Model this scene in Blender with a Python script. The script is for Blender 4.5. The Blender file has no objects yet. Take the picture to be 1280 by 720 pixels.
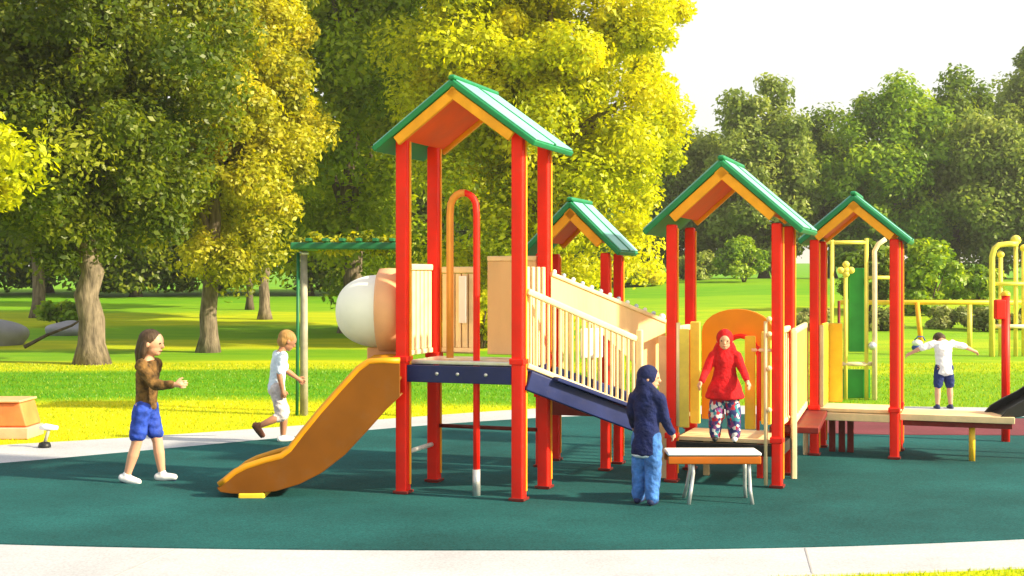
import bpy, bmesh, math, random
import numpy as np
from mathutils import Vector, Matrix
random.seed(7)
rng = np.random.default_rng(7)
S = bpy.context.scene
C = S.collection
R = math.radians
V = Vector

# ------------------------------------------------------------------ camera
H, F = 345.0, 1600.0          # horizon line and focal length of the photograph (px of 1280x720)
CAMZ = 1.7
cam = bpy.data.cameras.new('camera')
co = bpy.data.objects.new('camera', cam)
C.objects.link(co)
co.location = (0, 0, CAMZ)
co.rotation_euler = (R(90), 0, 0)
cam.sensor_width = 36
cam.lens = 36 * F / 1280
cam.shift_y = (H - 360) / 1280
cam.clip_start = 0.1
cam.clip_end = 3000
S.camera = co


def P(px, py, d):
    """world point seen at pixel px,py of the photo at distance d"""
    return V(((px - 640) * d / F, d, CAMZ - (py - H) * d / F))


def sstep(a, b, x):
    t = min(1, max(0, (x - a) / (b - a)))
    return t * t * (3 - 2 * t)


def gz(x, y):
    """height of the lawn"""
    s = 0.95 + 0.62 * sstep(-6, 12, x)
    return s * sstep(30, 76, y) + 3.0 * sstep(90, 300, y)


# ------------------------------------------------------------------ materials
MATS = {}


def mat(name, col, rough=0.5, var=0.12, scale=6.0, bump=0.0, bscale=60.0, metal=0.0, coat=0.0, stretch=None, dirt=0.0):
    if name in MATS:
        return MATS[name]
    m = bpy.data.materials.new(name)
    m.use_nodes = True
    nt = m.node_tree
    n, l = nt.nodes, nt.links
    b = n['Principled BSDF']
    tc = n.new('ShaderNodeTexCoord')
    mp = n.new('ShaderNodeMapping')
    l.new(tc.outputs['Object'], mp.inputs[0])
    if stretch:
        mp.inputs['Scale'].default_value = stretch
    nz = n.new('ShaderNodeTexNoise')
    nz.inputs['Scale'].default_value = scale
    nz.inputs['Detail'].default_value = 5
    l.new(mp.outputs[0], nz.inputs['Vector'])
    rp = n.new('ShaderNodeValToRGB')
    rp.color_ramp.elements[0].position = 0.3
    rp.color_ramp.elements[1].position = 0.7
    lo = [max(0, c * (1 - var)) for c in col]
    hi = [min(1, c * (1 + var)) for c in col]
    rp.color_ramp.elements[0].color = (*lo, 1)
    rp.color_ramp.elements[1].color = (*hi, 1)
    l.new(nz.outputs[0], rp.inputs[0])
    out = rp.outputs[0]
    if dirt > 0:
        n2 = n.new('ShaderNodeTexNoise')
        n2.inputs['Scale'].default_value = scale * 2.7
        n2.inputs['Detail'].default_value = 8
        n2.inputs['Roughness'].default_value = 0.7
        l.new(mp.outputs[0], n2.inputs['Vector'])
        r2 = n.new('ShaderNodeValToRGB')
        r2.color_ramp.elements[0].position = 0.52
        r2.color_ramp.elements[1].position = 0.75
        r2.color_ramp.elements[0].color = (0, 0, 0, 1)
        r2.color_ramp.elements[1].color = (dirt, dirt, dirt, 1)
        l.new(n2.outputs[0], r2.inputs[0])
        mx = n.new('ShaderNodeMix')
        mx.data_type = 'RGBA'
        l.new(r2.outputs[0], mx.inputs[0])
        l.new(out, mx.inputs[6])
        mx.inputs[7].default_value = (0.16, 0.13, 0.09, 1)
        out = mx.outputs[2]
    l.new(out, b.inputs['Base Color'])
    b.inputs['Roughness'].default_value = rough
    b.inputs['Metallic'].default_value = metal
    b.inputs['Specular IOR Level'].default_value = 0.3
    b.inputs['Coat Weight'].default_value = coat
    rr = n.new('ShaderNodeMapRange')
    rr.inputs['To Min'].default_value = max(0.05, rough - 0.1)
    rr.inputs['To Max'].default_value = min(1, rough + 0.12)
    l.new(nz.outputs[0], rr.inputs[0])
    l.new(rr.outputs[0], b.inputs['Roughness'])
    if bump > 0:
        nb = n.new('ShaderNodeTexNoise')
        nb.inputs['Scale'].default_value = bscale
        nb.inputs['Detail'].default_value = 6
        l.new(mp.outputs[0], nb.inputs['Vector'])
        bp = n.new('ShaderNodeBump')
        bp.inputs['Strength'].default_value = bump
        bp.inputs['Distance'].default_value = 0.02
        l.new(nb.outputs[0], bp.inputs['Height'])
        l.new(bp.outputs[0], b.inputs['Normal'])
    MATS[name] = m
    return m


RED = mat('red_paint', (0.82, 0.014, 0.005), 0.48, 0.10, 5, 0.05, 40, dirt=0.12)
GOLD = mat('golden_trim_and_sunlit_edge', (0.86, 0.36, 0.018), 0.5, 0.12, 9, 0.05, 40)  # trim colour, also paints the sunlit right edges of the posts
YEL = mat('yellow_paint', (0.85, 0.55, 0.035), 0.4, 0.12, 7, 0.05, 40, dirt=0.12)
LEMON = mat('pale_yellow_paint', (0.78, 0.62, 0.10), 0.45, 0.14, 7, dirt=0.15)
CREAM = mat('cream_paint', (0.82, 0.65, 0.38), 0.5, 0.12, 8, 0.06, 50, dirt=0.12)
TAN = mat('tan_board', (0.78, 0.53, 0.27), 0.55, 0.14, 3, 0.10, 30, stretch=(1, 1, 0.25), dirt=0.15)
PEACH = mat('peach_plastic', (0.80, 0.40, 0.22), 0.45, 0.08, 4, dirt=0.08)
WHITE = mat('white_plastic', (0.84, 0.84, 0.83), 0.6, 0.05, 4, dirt=0.05)
NAVY = mat('navy_paint', (0.009, 0.018, 0.105), 0.45, 0.2, 6, 0.04, 50, dirt=0.1)
GREEN = mat('roof_green', (0.012, 0.20, 0.085), 0.45, 0.15, 6, 0.05, 40)
TEAL = mat('roof_teal_sheet', (0.20, 0.50, 0.47), 0.4, 0.14, 3, 0.08, 14, dirt=0.10)
ORANGE = mat('orange_plastic', (0.18, 0.058, 0.0009), 0.45, 0.16, 3, 0.03, 30, dirt=0.15)
RIM = mat('sunlit_rim_plastic', (0.62, 0.265, 0.004), 0.4, 0.10, 5, coat=0.2)  # slide rim, light from above put into a brighter colour
LINING = mat('red_orange_board', (0.85, 0.095, 0.008), 0.55, 0.12, 3, 0.08, 30)
BRIGHTOR = mat('bright_orange_plastic', (0.85, 0.30, 0.01), 0.4, 0.08, 4)
STEEL = mat('galvanised_steel', (0.62, 0.64, 0.66), 0.38, 0.12, 12, metal=0.7)
BLACK = mat('black_plastic', (0.012, 0.013, 0.015), 0.4, 0.3, 6)
DARKRED = mat('dark_red_board', (0.16, 0.014, 0.012), 0.55, 0.25, 6, dirt=0.2)
DGREEN = mat('dark_green_paint', (0.012, 0.13, 0.05), 0.45, 0.2, 5)
PGREEN = mat('play_green_panel', (0.03, 0.28, 0.035), 0.45, 0.15, 4)
POLEGREY = mat('weathered_pole', (0.34, 0.32, 0.25), 0.6, 0.25, 8, 0.1, 40)
BARK = mat('bark', (0.17, 0.135, 0.10), 0.95, 0.6, 14, 1.0, 30, stretch=(1, 1, 0.22))
BARKD = mat('dark_bark', (0.09, 0.07, 0.05), 0.9, 0.45, 9, 0.8, 26, stretch=(1, 1, 0.22))
ROCK = mat('pale_rock', (0.26, 0.26, 0.31), 0.75, 0.15, 3, 0.3, 8)
SKIN = mat('skin', (0.62, 0.33, 0.22), 0.5, 0.06, 8)
SKIND = mat('tanned_skin', (0.40, 0.19, 0.11), 0.5, 0.06, 8)


def leaf_mat(name, cols, trans=0.42):
    m = bpy.data.materials.new(name)
    m.use_nodes = True
    nt = m.node_tree
    n, l = nt.nodes, nt.links
    n.remove(n['Principled BSDF'])
    out = n['Material Output']
    at = n.new('ShaderNodeAttribute')
    at.attribute_name = 'tone'
    rp = n.new('ShaderNodeValToRGB')
    el = rp.color_ramp.elements
    el[0].position, el[1].position = 0.0, 1.0
    el[0].color = (*cols[0], 1)
    el[1].color = (*cols[2], 1)
    e = el.new(0.5)
    e.color = (*cols[1], 1)
    l.new(at.outputs['Fac'], rp.inputs[0])
    d = n.new('ShaderNodeBsdfDiffuse')
    t = n.new('ShaderNodeBsdfTranslucent')
    g = n.new('ShaderNodeBsdfGlossy')
    g.inputs['Roughness'].default_value = 0.45
    g.inputs['Color'].default_value = (0.5, 0.5, 0.45, 1)
    hs = n.new('ShaderNodeHueSaturation')
    hs.inputs['Hue'].default_value = 0.485
    hs.inputs['Saturation'].default_value = 1.1
    hs.inputs['Value'].default_value = 1.35
    l.new(rp.outputs[0], hs.inputs['Color'])
    l.new(rp.outputs[0], d.inputs['Color'])
    l.new(hs.outputs[0], t.inputs['Color'])
    mx = n.new('ShaderNodeMixShader')
    mx.inputs[0].default_value = trans
    l.new(d.outputs[0], mx.inputs[1])
    l.new(t.outputs[0], mx.inputs[2])
    m2 = n.new('ShaderNodeMixShader')
    m2.inputs[0].default_value = 0.04
    l.new(mx.outputs[0], m2.inputs[1])
    l.new(g.outputs[0], m2.inputs[2])
    l.new(m2.outputs[0], out.inputs['Surface'])
    return m


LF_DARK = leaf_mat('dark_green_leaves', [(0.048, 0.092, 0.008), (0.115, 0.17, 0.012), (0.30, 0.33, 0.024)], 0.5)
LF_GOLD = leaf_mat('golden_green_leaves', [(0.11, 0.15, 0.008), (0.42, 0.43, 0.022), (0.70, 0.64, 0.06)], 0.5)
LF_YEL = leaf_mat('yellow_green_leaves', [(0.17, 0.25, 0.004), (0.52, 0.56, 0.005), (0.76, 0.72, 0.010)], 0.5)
LF_MID = leaf_mat('mid_green_leaves', [(0.05, 0.11, 0.010), (0.13, 0.22, 0.018), (0.26, 0.34, 0.03)])
LF_SOFT = leaf_mat('soft_green_leaves', [(0.11, 0.20, 0.010), (0.28, 0.39, 0.018), (0.52, 0.57, 0.035)], 0.5)
LF_OLIVE = leaf_mat('olive_leaves', [(0.10, 0.16, 0.028), (0.22, 0.30, 0.05), (0.38, 0.44, 0.10)], 0.45)
LF_BRIGHT = leaf_mat('bright_green_leaves', [(0.08, 0.17, 0.010), (0.20, 0.34, 0.018), (0.38, 0.48, 0.03)], 0.45)
LF_PALE = leaf_mat('pale_flowering_leaves', [(0.10, 0.15, 0.04), (0.20, 0.25, 0.06), (0.42, 0.42, 0.18)], 0.35)


# ------------------------------------------------------------------ mesh helpers
class MB:
    """collects shapes and links them as one mesh object"""

    def __init__(self, off=(0, 0, 0)):
        self.bm = bmesh.new()
        self.o = V(off)

    def box(self, c, s, rot=None):
        M = Matrix.Translation(V(c) - self.o)
        if rot is not None:
            M = M @ rot.to_4x4()
        M = M @ Matrix.Diagonal((s[0], s[1], s[2], 1))
        bmesh.ops.create_cube(self.bm, size=1, matrix=M)
        return self

    def bb(self, lo, hi):
        lo, hi = V(lo), V(hi)
        return self.box((lo + hi) / 2, hi - lo)

    def beam(self, p0, p1, w, h, up=(0, 0, 1)):
        p0, p1 = V(p0), V(p1)
        x = (p1 - p0).normalized()
        y = V(up).cross(x).normalized()
        z = x.cross(y)
        rot = Matrix((x, y, z)).transposed()
        return self.box((p0 + p1) / 2, ((p1 - p0).length, w, h), rot)

    def ball(self, c, r, sc=(1, 1, 1), rot=None, sub=2):
        M = Matrix.Translation(V(c) - self.o)
        if rot is not None:
            M = M @ rot.to_4x4()
        M = M @ Matrix.Diagonal((sc[0], sc[1], sc[2], 1))
        bmesh.ops.create_icosphere(self.bm, subdivisions=sub, radius=r, matrix=M)
        return self

    def cap(self, p0, p1, r0, r1, seg=14):
        """tapered capsule (closed volumes, for the voxel-joined figures)"""
        p0, p1 = V(p0), V(p1)
        self.ball(p0, r0)
        self.ball(p1, r1)
        d = p1 - p0
        if d.length > 1e-5:
            M = Matrix.Translation((p0 + p1) / 2 - self.o) @ d.to_track_quat('Z', 'Y').to_matrix().to_4x4()
            bmesh.ops.create_cone(self.bm, cap_ends=True, segments=seg, radius1=r0, radius2=r1, depth=d.length, matrix=M)
        return self

    def chain(self, pts, rs):
        for i in range(len(pts) - 1):
            self.cap(pts[i], pts[i + 1], rs[i], rs[i + 1])
        return self

    def tube(self, pts, rs, n=12, caps=True):
        """one continuous swept tube"""
        pts = [V(p) - self.o for p in pts]
        if not isinstance(rs, (list, tuple)):
            rs = [rs] * len(pts)
        rings = []
        t0 = (pts[1] - pts[0]).normalized()
        a = t0.orthogonal().normalized()
        for i, p in enumerate(pts):
            if i == 0:
                t = t0
            elif i == len(pts) - 1:
                t = (pts[i] - pts[i - 1]).normalized()
            else:
                t = ((pts[i + 1] - p).normalized() + (p - pts[i - 1]).normalized()).normalized()
            a = (a - t * a.dot(t)).normalized()
            b = t.cross(a)
            rings.append([self.bm.verts.new(p + (a * math.cos(2 * math.pi * k / n) + b * math.sin(2 * math.pi * k / n)) * rs[i]) for k in range(n)])
        for i in range(len(rings) - 1):
            for k in range(n):
                self.bm.faces.new((rings[i][k], rings[i][(k + 1) % n], rings[i + 1][(k + 1) % n], rings[i + 1][k]))
        if caps:
            self.bm.faces.new(rings[0][::-1])
            self.bm.faces.new(rings[-1])
        return self

    def prism(self, poly, org, ax, ay, th):
        """2-D outline poly in the plane org + x*ax + y*ay, extruded by vector th"""
        org, ax, ay, th = V(org) - self.o, V(ax), V(ay), V(th)
        a = [self.bm.verts.new(org + ax * p[0] + ay * p[1]) for p in poly]
        b = [self.bm.verts.new(v.co + th) for v in a]
        n = len(poly)
        self.bm.faces.new(a)
        self.bm.faces.new(b[::-1])
        for i in range(n):
            self.bm.faces.new((a[i], b[i], b[(i + 1) % n], a[(i + 1) % n]))
        return self

    def lathe(self, prof, org, axis=(0, 0, 1), n=24):
        """profile (radius, height) turned round axis"""
        org = V(org) - self.o
        t = V(axis).normalized()
        a = t.orthogonal().normalized()
        b = t.cross(a)
        rings = []
        for r, h in prof:
            if r < 1e-5:
                rings.append([self.bm.verts.new(org + t * h)])
            else:
                rings.append([self.bm.verts.new(org + t * h + (a * math.cos(2 * math.pi * k / n) + b * math.sin(2 * math.pi * k / n)) * r) for k in range(n)])
        for i in range(len(rings) - 1):
            A, B = rings[i], rings[i + 1]
            for k in range(n):
                k2 = (k + 1) % n
                if len(A) == 1 and len(B) > 1:
                    self.bm.faces.new((A[0], B[k2], B[k]))
                elif len(B) == 1 and len(A) > 1:
                    self.bm.faces.new((A[k], A[k2], B[0]))
                elif len(A) > 1:
                    self.bm.faces.new((A[k], A[k2], B[k2], B[k]))
        return self

    def build(self, name, m, parent=None, bevel=0.0, smooth=False, seg=2):
        bmesh.ops.recalc_face_normals(self.bm, faces=self.bm.faces)
        if bevel > 0:
            es = [e for e in self.bm.edges if len(e.link_faces) == 2 and e.calc_face_angle(0) > 0.6]
            bmesh.ops.bevel(self.bm, geom=es, offset=bevel, segments=seg, affect='EDGES', profile=0.5, clamp_overlap=True)
        me = bpy.data.meshes.new(name)
        self.bm.to_mesh(me)
        self.bm.free()
        me.materials.append(m)
        if smooth or bevel > 0:
            me.polygons.foreach_set('use_smooth', [True] * len(me.polygons))
        o = bpy.data.objects.new(name, me)
        C.objects.link(o)
        if parent:
            o.parent = parent
        elif self.o.length > 0:
            o.location = self.o
        if bevel > 0 and not smooth:
            w = o.modifiers.new('n', 'WEIGHTED_NORMAL')
            w.keep_sharp = False
        return o


def tag(o, label=None, cat=None, group=None, kind=None):
    if label:
        o['label'] = label
    if cat:
        o['category'] = cat
    if group:
        o['group'] = group
    if kind:
        o['kind'] = kind
    return o


def thing(name, label, cat, loc=(0, 0, 0), rz=0.0, group=None):
    o = bpy.data.objects.new(name, None)
    o.empty_display_size = 0.2
    C.objects.link(o)
    o.location = loc
    o.rotation_euler = (0, 0, rz)
    return tag(o, label, cat, group)


def voxel(mb, name, m, parent, vs, smooth=6, fac=0.5, fold=0.0):
    """join overlapping volumes into one continuous smooth surface"""
    tmp = mb.build('tmp', m)
    tmp.location = (0, 0, 0)
    r = tmp.modifiers.new('r', 'REMESH')
    r.mode = 'VOXEL'
    r.voxel_size = vs
    s = tmp.modifiers.new('s', 'SMOOTH')
    s.iterations = smooth
    s.factor = fac
    dg = bpy.context.evaluated_depsgraph_get()
    me = bpy.data.meshes.new_from_object(tmp.evaluated_get(dg))
    old = tmp.data
    bpy.data.objects.remove(tmp)
    bpy.data.meshes.remove(old)
    me.name = name
    if fold > 0:                        # creases of cloth, as real relief
        from mathutils import noise
        nv = len(me.vertices)
        nn = [v.normal.copy() for v in me.vertices]
        for v, nr_ in zip(me.vertices, nn):
            c = v.co
            k = noise.noise(V((c.x * 16, c.y * 16, c.z * 7))) + 0.7 * noise.noise(V((c.x * 12 + c.z * 22, c.y * 24 - c.z * 14, c.z * 12)))
            v.co = c + nr_ * k * fold
    me.polygons.foreach_set('use_smooth', [True] * len(me.polygons))
    o = bpy.data.objects.new(name, me)
    C.objects.link(o)
    o.parent = parent
    return o


# ------------------------------------------------------------------ ground
def lawn_mat():
    m = bpy.data.materials.new('lawn_grass')
    m.use_nodes = True
    nt = m.node_tree
    n, l = nt.nodes, nt.links
    b = n['Principled BSDF']
    tc = n.new('ShaderNodeTexCoord')

    def noise(scale, st=(1, 1, 1), det=5):
        mp = n.new('ShaderNodeMapping')
        mp.inputs['Scale'].default_value = st
        l.new(tc.outputs['Object'], mp.inputs[0])
        z = n.new('ShaderNodeTexNoise')
        z.inputs['Scale'].default_value = scale
        z.inputs['Detail'].default_value = det
        l.new(mp.outputs[0], z.inputs['Vector'])
        return z.outputs[0]

    c = noise(1.6, (0.35, 1, 1), 8)
    f = noise(30, (1, 1, 1), 3)
    at = n.new('ShaderNodeAttribute')
    at.attribute_name = 'band_tone'
    s1 = n.new('ShaderNodeMath'); s1.operation = 'MULTIPLY_ADD'
    l.new(c, s1.inputs[0]); s1.inputs[1].default_value = 0.8; l.new(at.outputs['Fac'], s1.inputs[2])
    s2 = n.new('ShaderNodeMath'); s2.operation = 'MULTIPLY_ADD'
    l.new(f, s2.inputs[0]); s2.inputs[1].default_value = 0.3; l.new(s1.outputs[0], s2.inputs[2])
    rp = n.new('ShaderNodeValToRGB')
    e = rp.color_ramp.elements
    mr = n.new('ShaderNodeMath'); mr.operation = 'MULTIPLY_ADD'
    l.new(s2.outputs[0], mr.inputs[0]); mr.inputs[1].default_value = 0.8; mr.inputs[2].default_value = -0.42
    s2 = mr
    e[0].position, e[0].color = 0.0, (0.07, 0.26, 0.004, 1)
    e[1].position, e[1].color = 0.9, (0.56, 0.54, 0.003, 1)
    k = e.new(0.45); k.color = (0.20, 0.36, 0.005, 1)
    l.new(s2.outputs[0], rp.inputs[0])
    l.new(rp.outputs[0], b.inputs['Base Color'])
    b.inputs['Roughness'].default_value = 0.9
    b.inputs['Specular IOR Level'].default_value = 0.15
    bp = n.new('ShaderNodeBump')
    bp.inputs['Strength'].default_value = 0.7
    bp.inputs['Distance'].default_value = 0.04
    l.new(f, bp.inputs['Height'])
    l.new(bp.outputs[0], b.inputs['Normal'])
    return m


def band_tone(x, y):
    """tone of the lawn in bands by distance: 0 green, 1 yellow"""
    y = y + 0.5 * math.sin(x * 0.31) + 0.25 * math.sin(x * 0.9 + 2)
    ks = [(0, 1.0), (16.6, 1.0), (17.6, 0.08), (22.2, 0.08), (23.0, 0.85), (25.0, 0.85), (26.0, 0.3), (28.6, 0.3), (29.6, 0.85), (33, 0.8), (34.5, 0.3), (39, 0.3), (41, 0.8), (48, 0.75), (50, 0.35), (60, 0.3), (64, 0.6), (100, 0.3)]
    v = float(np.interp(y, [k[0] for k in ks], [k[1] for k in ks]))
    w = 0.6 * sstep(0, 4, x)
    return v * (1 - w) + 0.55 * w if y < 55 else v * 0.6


def build_lawn():
    xs = np.concatenate([np.linspace(-1500, -70, 12), np.linspace(-60, 60, 81), np.linspace(70, 1500, 12)])
    ys = np.concatenate([np.linspace(-600, -10, 6), np.linspace(0, 100, 301), np.linspace(110, 2200, 30)])
    vs = [(x, y, gz(x, y)) for y in ys for x in xs]
    nx = len(xs)
    fs = [(j * nx + i, j * nx + i + 1, (j + 1) * nx + i + 1, (j + 1) * nx + i) for j in range(len(ys) - 1) for i in range(nx - 1)]
    me = bpy.data.meshes.new('lawn')
    me.from_pydata(vs, [], fs)
    ma = me.attributes.new('band_tone', 'FLOAT', 'POINT')
    ma.data.foreach_set('value', np.array([band_tone(v[0], v[1]) for v in vs], dtype=np.float32))
    me.materials.append(lawn_mat())
    me.polygons.foreach_set('use_smooth', [True] * len(fs))
    o = bpy.data.objects.new('lawn', me)
    C.objects.link(o)
    tag(o, kind='structure')


build_lawn()


def smooth_loop(pts, it=3):
    for _ in range(it):
        q = []
        for i in range(len(pts)):
            a, b = V(pts[i]), V(pts[(i + 1) % len(pts)])
            q += [a * 0.75 + b * 0.25, a * 0.25 + b * 0.75]
        pts = q
    return [(p[0], p[1]) for p in pts]


def slab(name, pts, z0, z1, m, kind='structure', bevel=0.0):
    mb = MB()
    mb.prism([(p[0], p[1]) for p in pts], (0, 0, z0), (1, 0, 0), (0, 1, 0), (0, 0, z1 - z0))
    bmesh.ops.triangulate(mb.bm, faces=[f for f in mb.bm.faces if len(f.verts) > 4])
    o = mb.build(name, m)
    tag(o, kind=kind)
    return o


def concrete_mat():
    m = mat('concrete', (0.41, 0.425, 0.48), 0.85, 0.07, 1.3, 0.12, 90, dirt=0.10)
    return m


rub = [(-6.9, 9.3), (-5.6, 8.45), (-3.2, 8.02), (-1.2, 7.86), (1.3, 7.88), (3.0, 8.12), (4.6, 8.55), (6.6, 9.4), (8.2, 11.2), (8.6, 13.4), (7.8, 14.9), (5.2, 15.5),
       (2.2, 15.6), (0.7, 15.4), (-0.9, 14.5), (-2.4, 13.3), (-3.7, 12.2), (-4.7, 11.4), (-6.2, 10.5)]
rub = smooth_loop(rub, 3)
pth = [(-8.6, 9.2), (-6.6, 7.7), (-3.6, 7.02), (-0.6, 6.86), (1.4, 7.2), (3.1, 7.44), (5.0, 7.9), (7.4, 8.9), (9.4, 10.9), (9.9, 13.6), (8.8, 15.9), (5.4, 16.6),
       (2.2, 16.7), (0.5, 16.5), (-1.1, 15.4), (-2.75, 14.2), (-4.1, 13.3), (-5.2, 12.75), (-7.4, 11.4)]
pth = smooth_loop(pth, 3)
slab('path', pth, -0.10, 0.012, concrete_mat())
RUBBER = mat('rubber_surfacing', (0.011, 0.079, 0.084), 0.95, 0.18, 1.1, 0.35, 220, stretch=(0.5, 1, 1))
RUBBER.node_tree.nodes['Principled BSDF'].inputs['Specular IOR Level'].default_value = 0.12
slab('rubber_ground', rub, -0.05, 0.020, RUBBER)
def speckle(m, scale, lo, hi):
    n, l = m.node_tree.nodes, m.node_tree.links
    b = n['Principled BSDF']
    src = b.inputs['Base Color'].links[0].from_socket
    tc = n.new('ShaderNodeTexCoord')
    z = n.new('ShaderNodeTexNoise')
    z.inputs['Scale'].default_value = scale
    z.inputs['Detail'].default_value = 2
    l.new(tc.outputs['Object'], z.inputs['Vector'])
    z2 = n.new('ShaderNodeTexNoise')
    z2.inputs['Scale'].default_value = 0.7
    z2.inputs['Detail'].default_value = 9
    z2.inputs['Roughness'].default_value = 0.65
    l.new(tc.outputs['Object'], z2.inputs['Vector'])
    ad = n.new('ShaderNodeMath'); ad.operation = 'ADD'
    l.new(z.outputs[0], ad.inputs[0]); l.new(z2.outputs[0], ad.inputs[1])
    mr = n.new('ShaderNodeMapRange')
    mr.inputs['From Min'].default_value = 0.7
    mr.inputs['From Max'].default_value = 1.3
    mr.inputs['To Min'].default_value = lo
    mr.inputs['To Max'].default_value = hi
    l.new(ad.outputs[0], mr.inputs[0])
    vm = n.new('ShaderNodeVectorMath'); vm.operation = 'SCALE'
    l.new(src, vm.inputs[0]); l.new(mr.outputs[0], vm.inputs['Scale'])
    l.new(vm.outputs[0], b.inputs['Base Color'])


speckle(RUBBER, 70, 0.6, 1.4)
speckle(MATS['concrete'], 60, 0.8, 1.15)
MAROON = mat('maroon_rubber', (0.15, 0.030, 0.045), 0.85, 0.15, 2, 0.3, 200)
mar = smooth_loop([(3.2, 13.55), (5.5, 13.5), (7.4, 13.3), (8.1, 13.7), (7.4, 14.7), (5.2, 15.25), (3.4, 15.3), (2.9, 14.4)], 2)
slab('maroon_rubber_ground', mar, 0.0, 0.025, MAROON)
# control joints of the concrete, cut as shallow dark strips across the path band
JOINT = mat('joint_gap', (0.34, 0.34, 0.36), 0.9, 0.1)
for xj in (-2.2, 1.62):
    y0 = 6.7 + 0.03 * xj * xj
    pa = min(rub, key=lambda p: abs(p[0] - xj - 0.12) + (100 if p[1] > 9.5 else 0))
    pb = min(pth, key=lambda p: abs(p[0] - xj + 0.0) + (100 if p[1] > 9.0 else 0))
    mb = MB()
    mb.beam((pb[0], pb[1] + 0.02, 0.0125), (pa[0], pa[1] - 0.02, 0.0125), 0.010, 0.004)
    tag(mb.build('path_joint', JOINT), kind='structure')


# ------------------------------------------------------------------ grass blades (uncountable)
def inside(poly, x, y):
    """vectorised point-in-polygon"""
    r = np.zeros(len(x), bool)
    n = len(poly)
    j = n - 1
    for i in range(n):
        xi, yi = poly[i]
        xj, yj = poly[j]
        c = ((yi > y) != (yj > y)) & (x < (xj - xi) * (y - yi) / (yj - yi + 1e-12) + xi)
        r ^= c
        j = i
    return r


def mesh_np(name, verts, nper, m, tone=None, parent=None):
    """mesh from a flat array of separate faces with nper corners each"""
    nv = len(verts)
    nf = nv // nper
    me = bpy.data.meshes.new(name)
    me.vertices.add(nv)
    me.vertices.foreach_set('co', np.ascontiguousarray(verts, dtype=np.float32).ravel())
    me.loops.add(nv)
    me.loops.foreach_set('vertex_index', np.arange(nv, dtype=np.int32))
    me.polygons.add(nf)
    me.polygons.foreach_set('loop_start', np.arange(0, nv, nper, dtype=np.int32))
    if tone is not None:
        a = me.attributes.new('tone', 'FLOAT', 'POINT')
        a.data.foreach_set('value', np.repeat(np.clip(tone, 0, 1), nper).astype(np.float32))
    me.update(calc_edges=True)
    me.materials.append(m)
    o = bpy.data.objects.new(name, me)
    C.objects.link(o)
    if parent:
        o.parent = parent
    return o


BLADE = leaf_mat('grass_blades', [(0.08, 0.27, 0.004), (0.22, 0.37, 0.005), (0.60, 0.58, 0.004)], 0.45)


def build_grass():
    n = 120000
    d = 6.9 + 18 * rng.random(n) ** 1.3
    x = (rng.random(n) * 2 - 1) * (d * 0.43 + 0.5)
    keep = ~inside(pth, x, d)
    x, d = x[keep], d[keep]
    n = len(x)
    h = rng.uniform(0.012, 0.030, n) * (0.8 + d / 40)
    w = rng.uniform(0.0025, 0.005, n) * (0.6 + d / 12)
    a = rng.random(n) * 2 * np.pi
    lx, ly = rng.normal(0, 0.35, n) * h, rng.normal(0, 0.35, n) * h
    z = np.array([gz(0, q) for q in d])
    v = np.zeros((n, 3, 3))
    v[:, 0] = np.stack([x - np.cos(a) * w, d - np.sin(a) * w, z - 0.003], 1)
    v[:, 1] = np.stack([x + np.cos(a) * w, d + np.sin(a) * w, z - 0.003], 1)
    v[:, 2] = np.stack([x + lx, d + ly, z + h], 1)
    patch = np.array([band_tone(a_, b_) for a_, b_ in zip(x, d)]) * 0.7 + 0.15
    o = mesh_np('grass', v.reshape(-1, 3), 3, BLADE, patch + rng.normal(0, 0.2, n))
    tag(o, 'short sunlit lawn grass around the play area', 'grass', kind='stuff')


build_grass()


# ------------------------------------------------------------------ trees
def clump_points(n_cl, rx, ry, rz, lob, squash):
    """clump centres through an uneven crown envelope"""
    pts = []
    lobes = [(rng.normal(size=3), rng.uniform(0.75, 1.25)) for _ in range(9)]
    lobes = [(v / np.linalg.norm(v), s) for v, s in lobes]
    while len(pts) < n_cl:
        v = rng.normal(size=3)
        v /= np.linalg.norm(v)
        k = 1.0
        for lv, s in lobes:
            k += (s - 1.0) * lob * max(0, v @ lv) ** 3
        r = (rng.random() ** 0.42) * k
        z = v[2]
        taper = 1.0 - squash * max(0, z) ** 1.5
        pts.append((v[0] * r * rx * taper, v[1] * r * ry * taper, z * r * rz, r))
    return np.array(pts)


def crown_mesh(cl, leaves, cr, ls, droop):
    """leaf faces around clump centres; returns verts and tone"""
    k = len(cl)
    idx = rng.integers(0, k, leaves)
    rad = cr * rng.uniform(0.55, 1.25, k)
    v = rng.normal(size=(leaves, 3))
    v /= np.linalg.norm(v, axis=1)[:, None]
    r = rng.random(leaves) ** 0.5
    off = v * (r * rad[idx])[:, None]
    off[:, 2] *= 0.8
    if droop > 0:
        off[:, 2] -= droop * rng.random(leaves) ** 2 * rad[idx]
    c = cl[idx, :3] + off
    nrm = v * 0.7 + np.array([0, 0, 0.45]) + rng.normal(0, 0.55, (leaves, 3))
    nrm /= np.linalg.norm(nrm, axis=1)[:, None]
    a = np.cross(nrm, rng.normal(size=(leaves, 3)))
    a /= np.linalg.norm(a, axis=1)[:, None]
    b = np.cross(nrm, a)
    s = ls * np.clip(rng.lognormal(-0.06, 0.30, leaves), 0.4, 1.5)[:, None]
    q = np.zeros((leaves, 4, 3))
    q[:, 0] = c - a * s
    q[:, 1] = c - b * s * 0.55 + nrm * s * 0.10
    q[:, 2] = c + a * s
    q[:, 3] = c + b * s * 0.55 + nrm * s * 0.10
    ct = rng.normal(0.5, 0.17, k)
    tone = ct[idx] + rng.normal(0, 0.16, leaves)
    return q.reshape(-1, 3), tone


TREES = 'trees on the park lawn'
FAR = 'trees along the far edge of the park'


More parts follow.
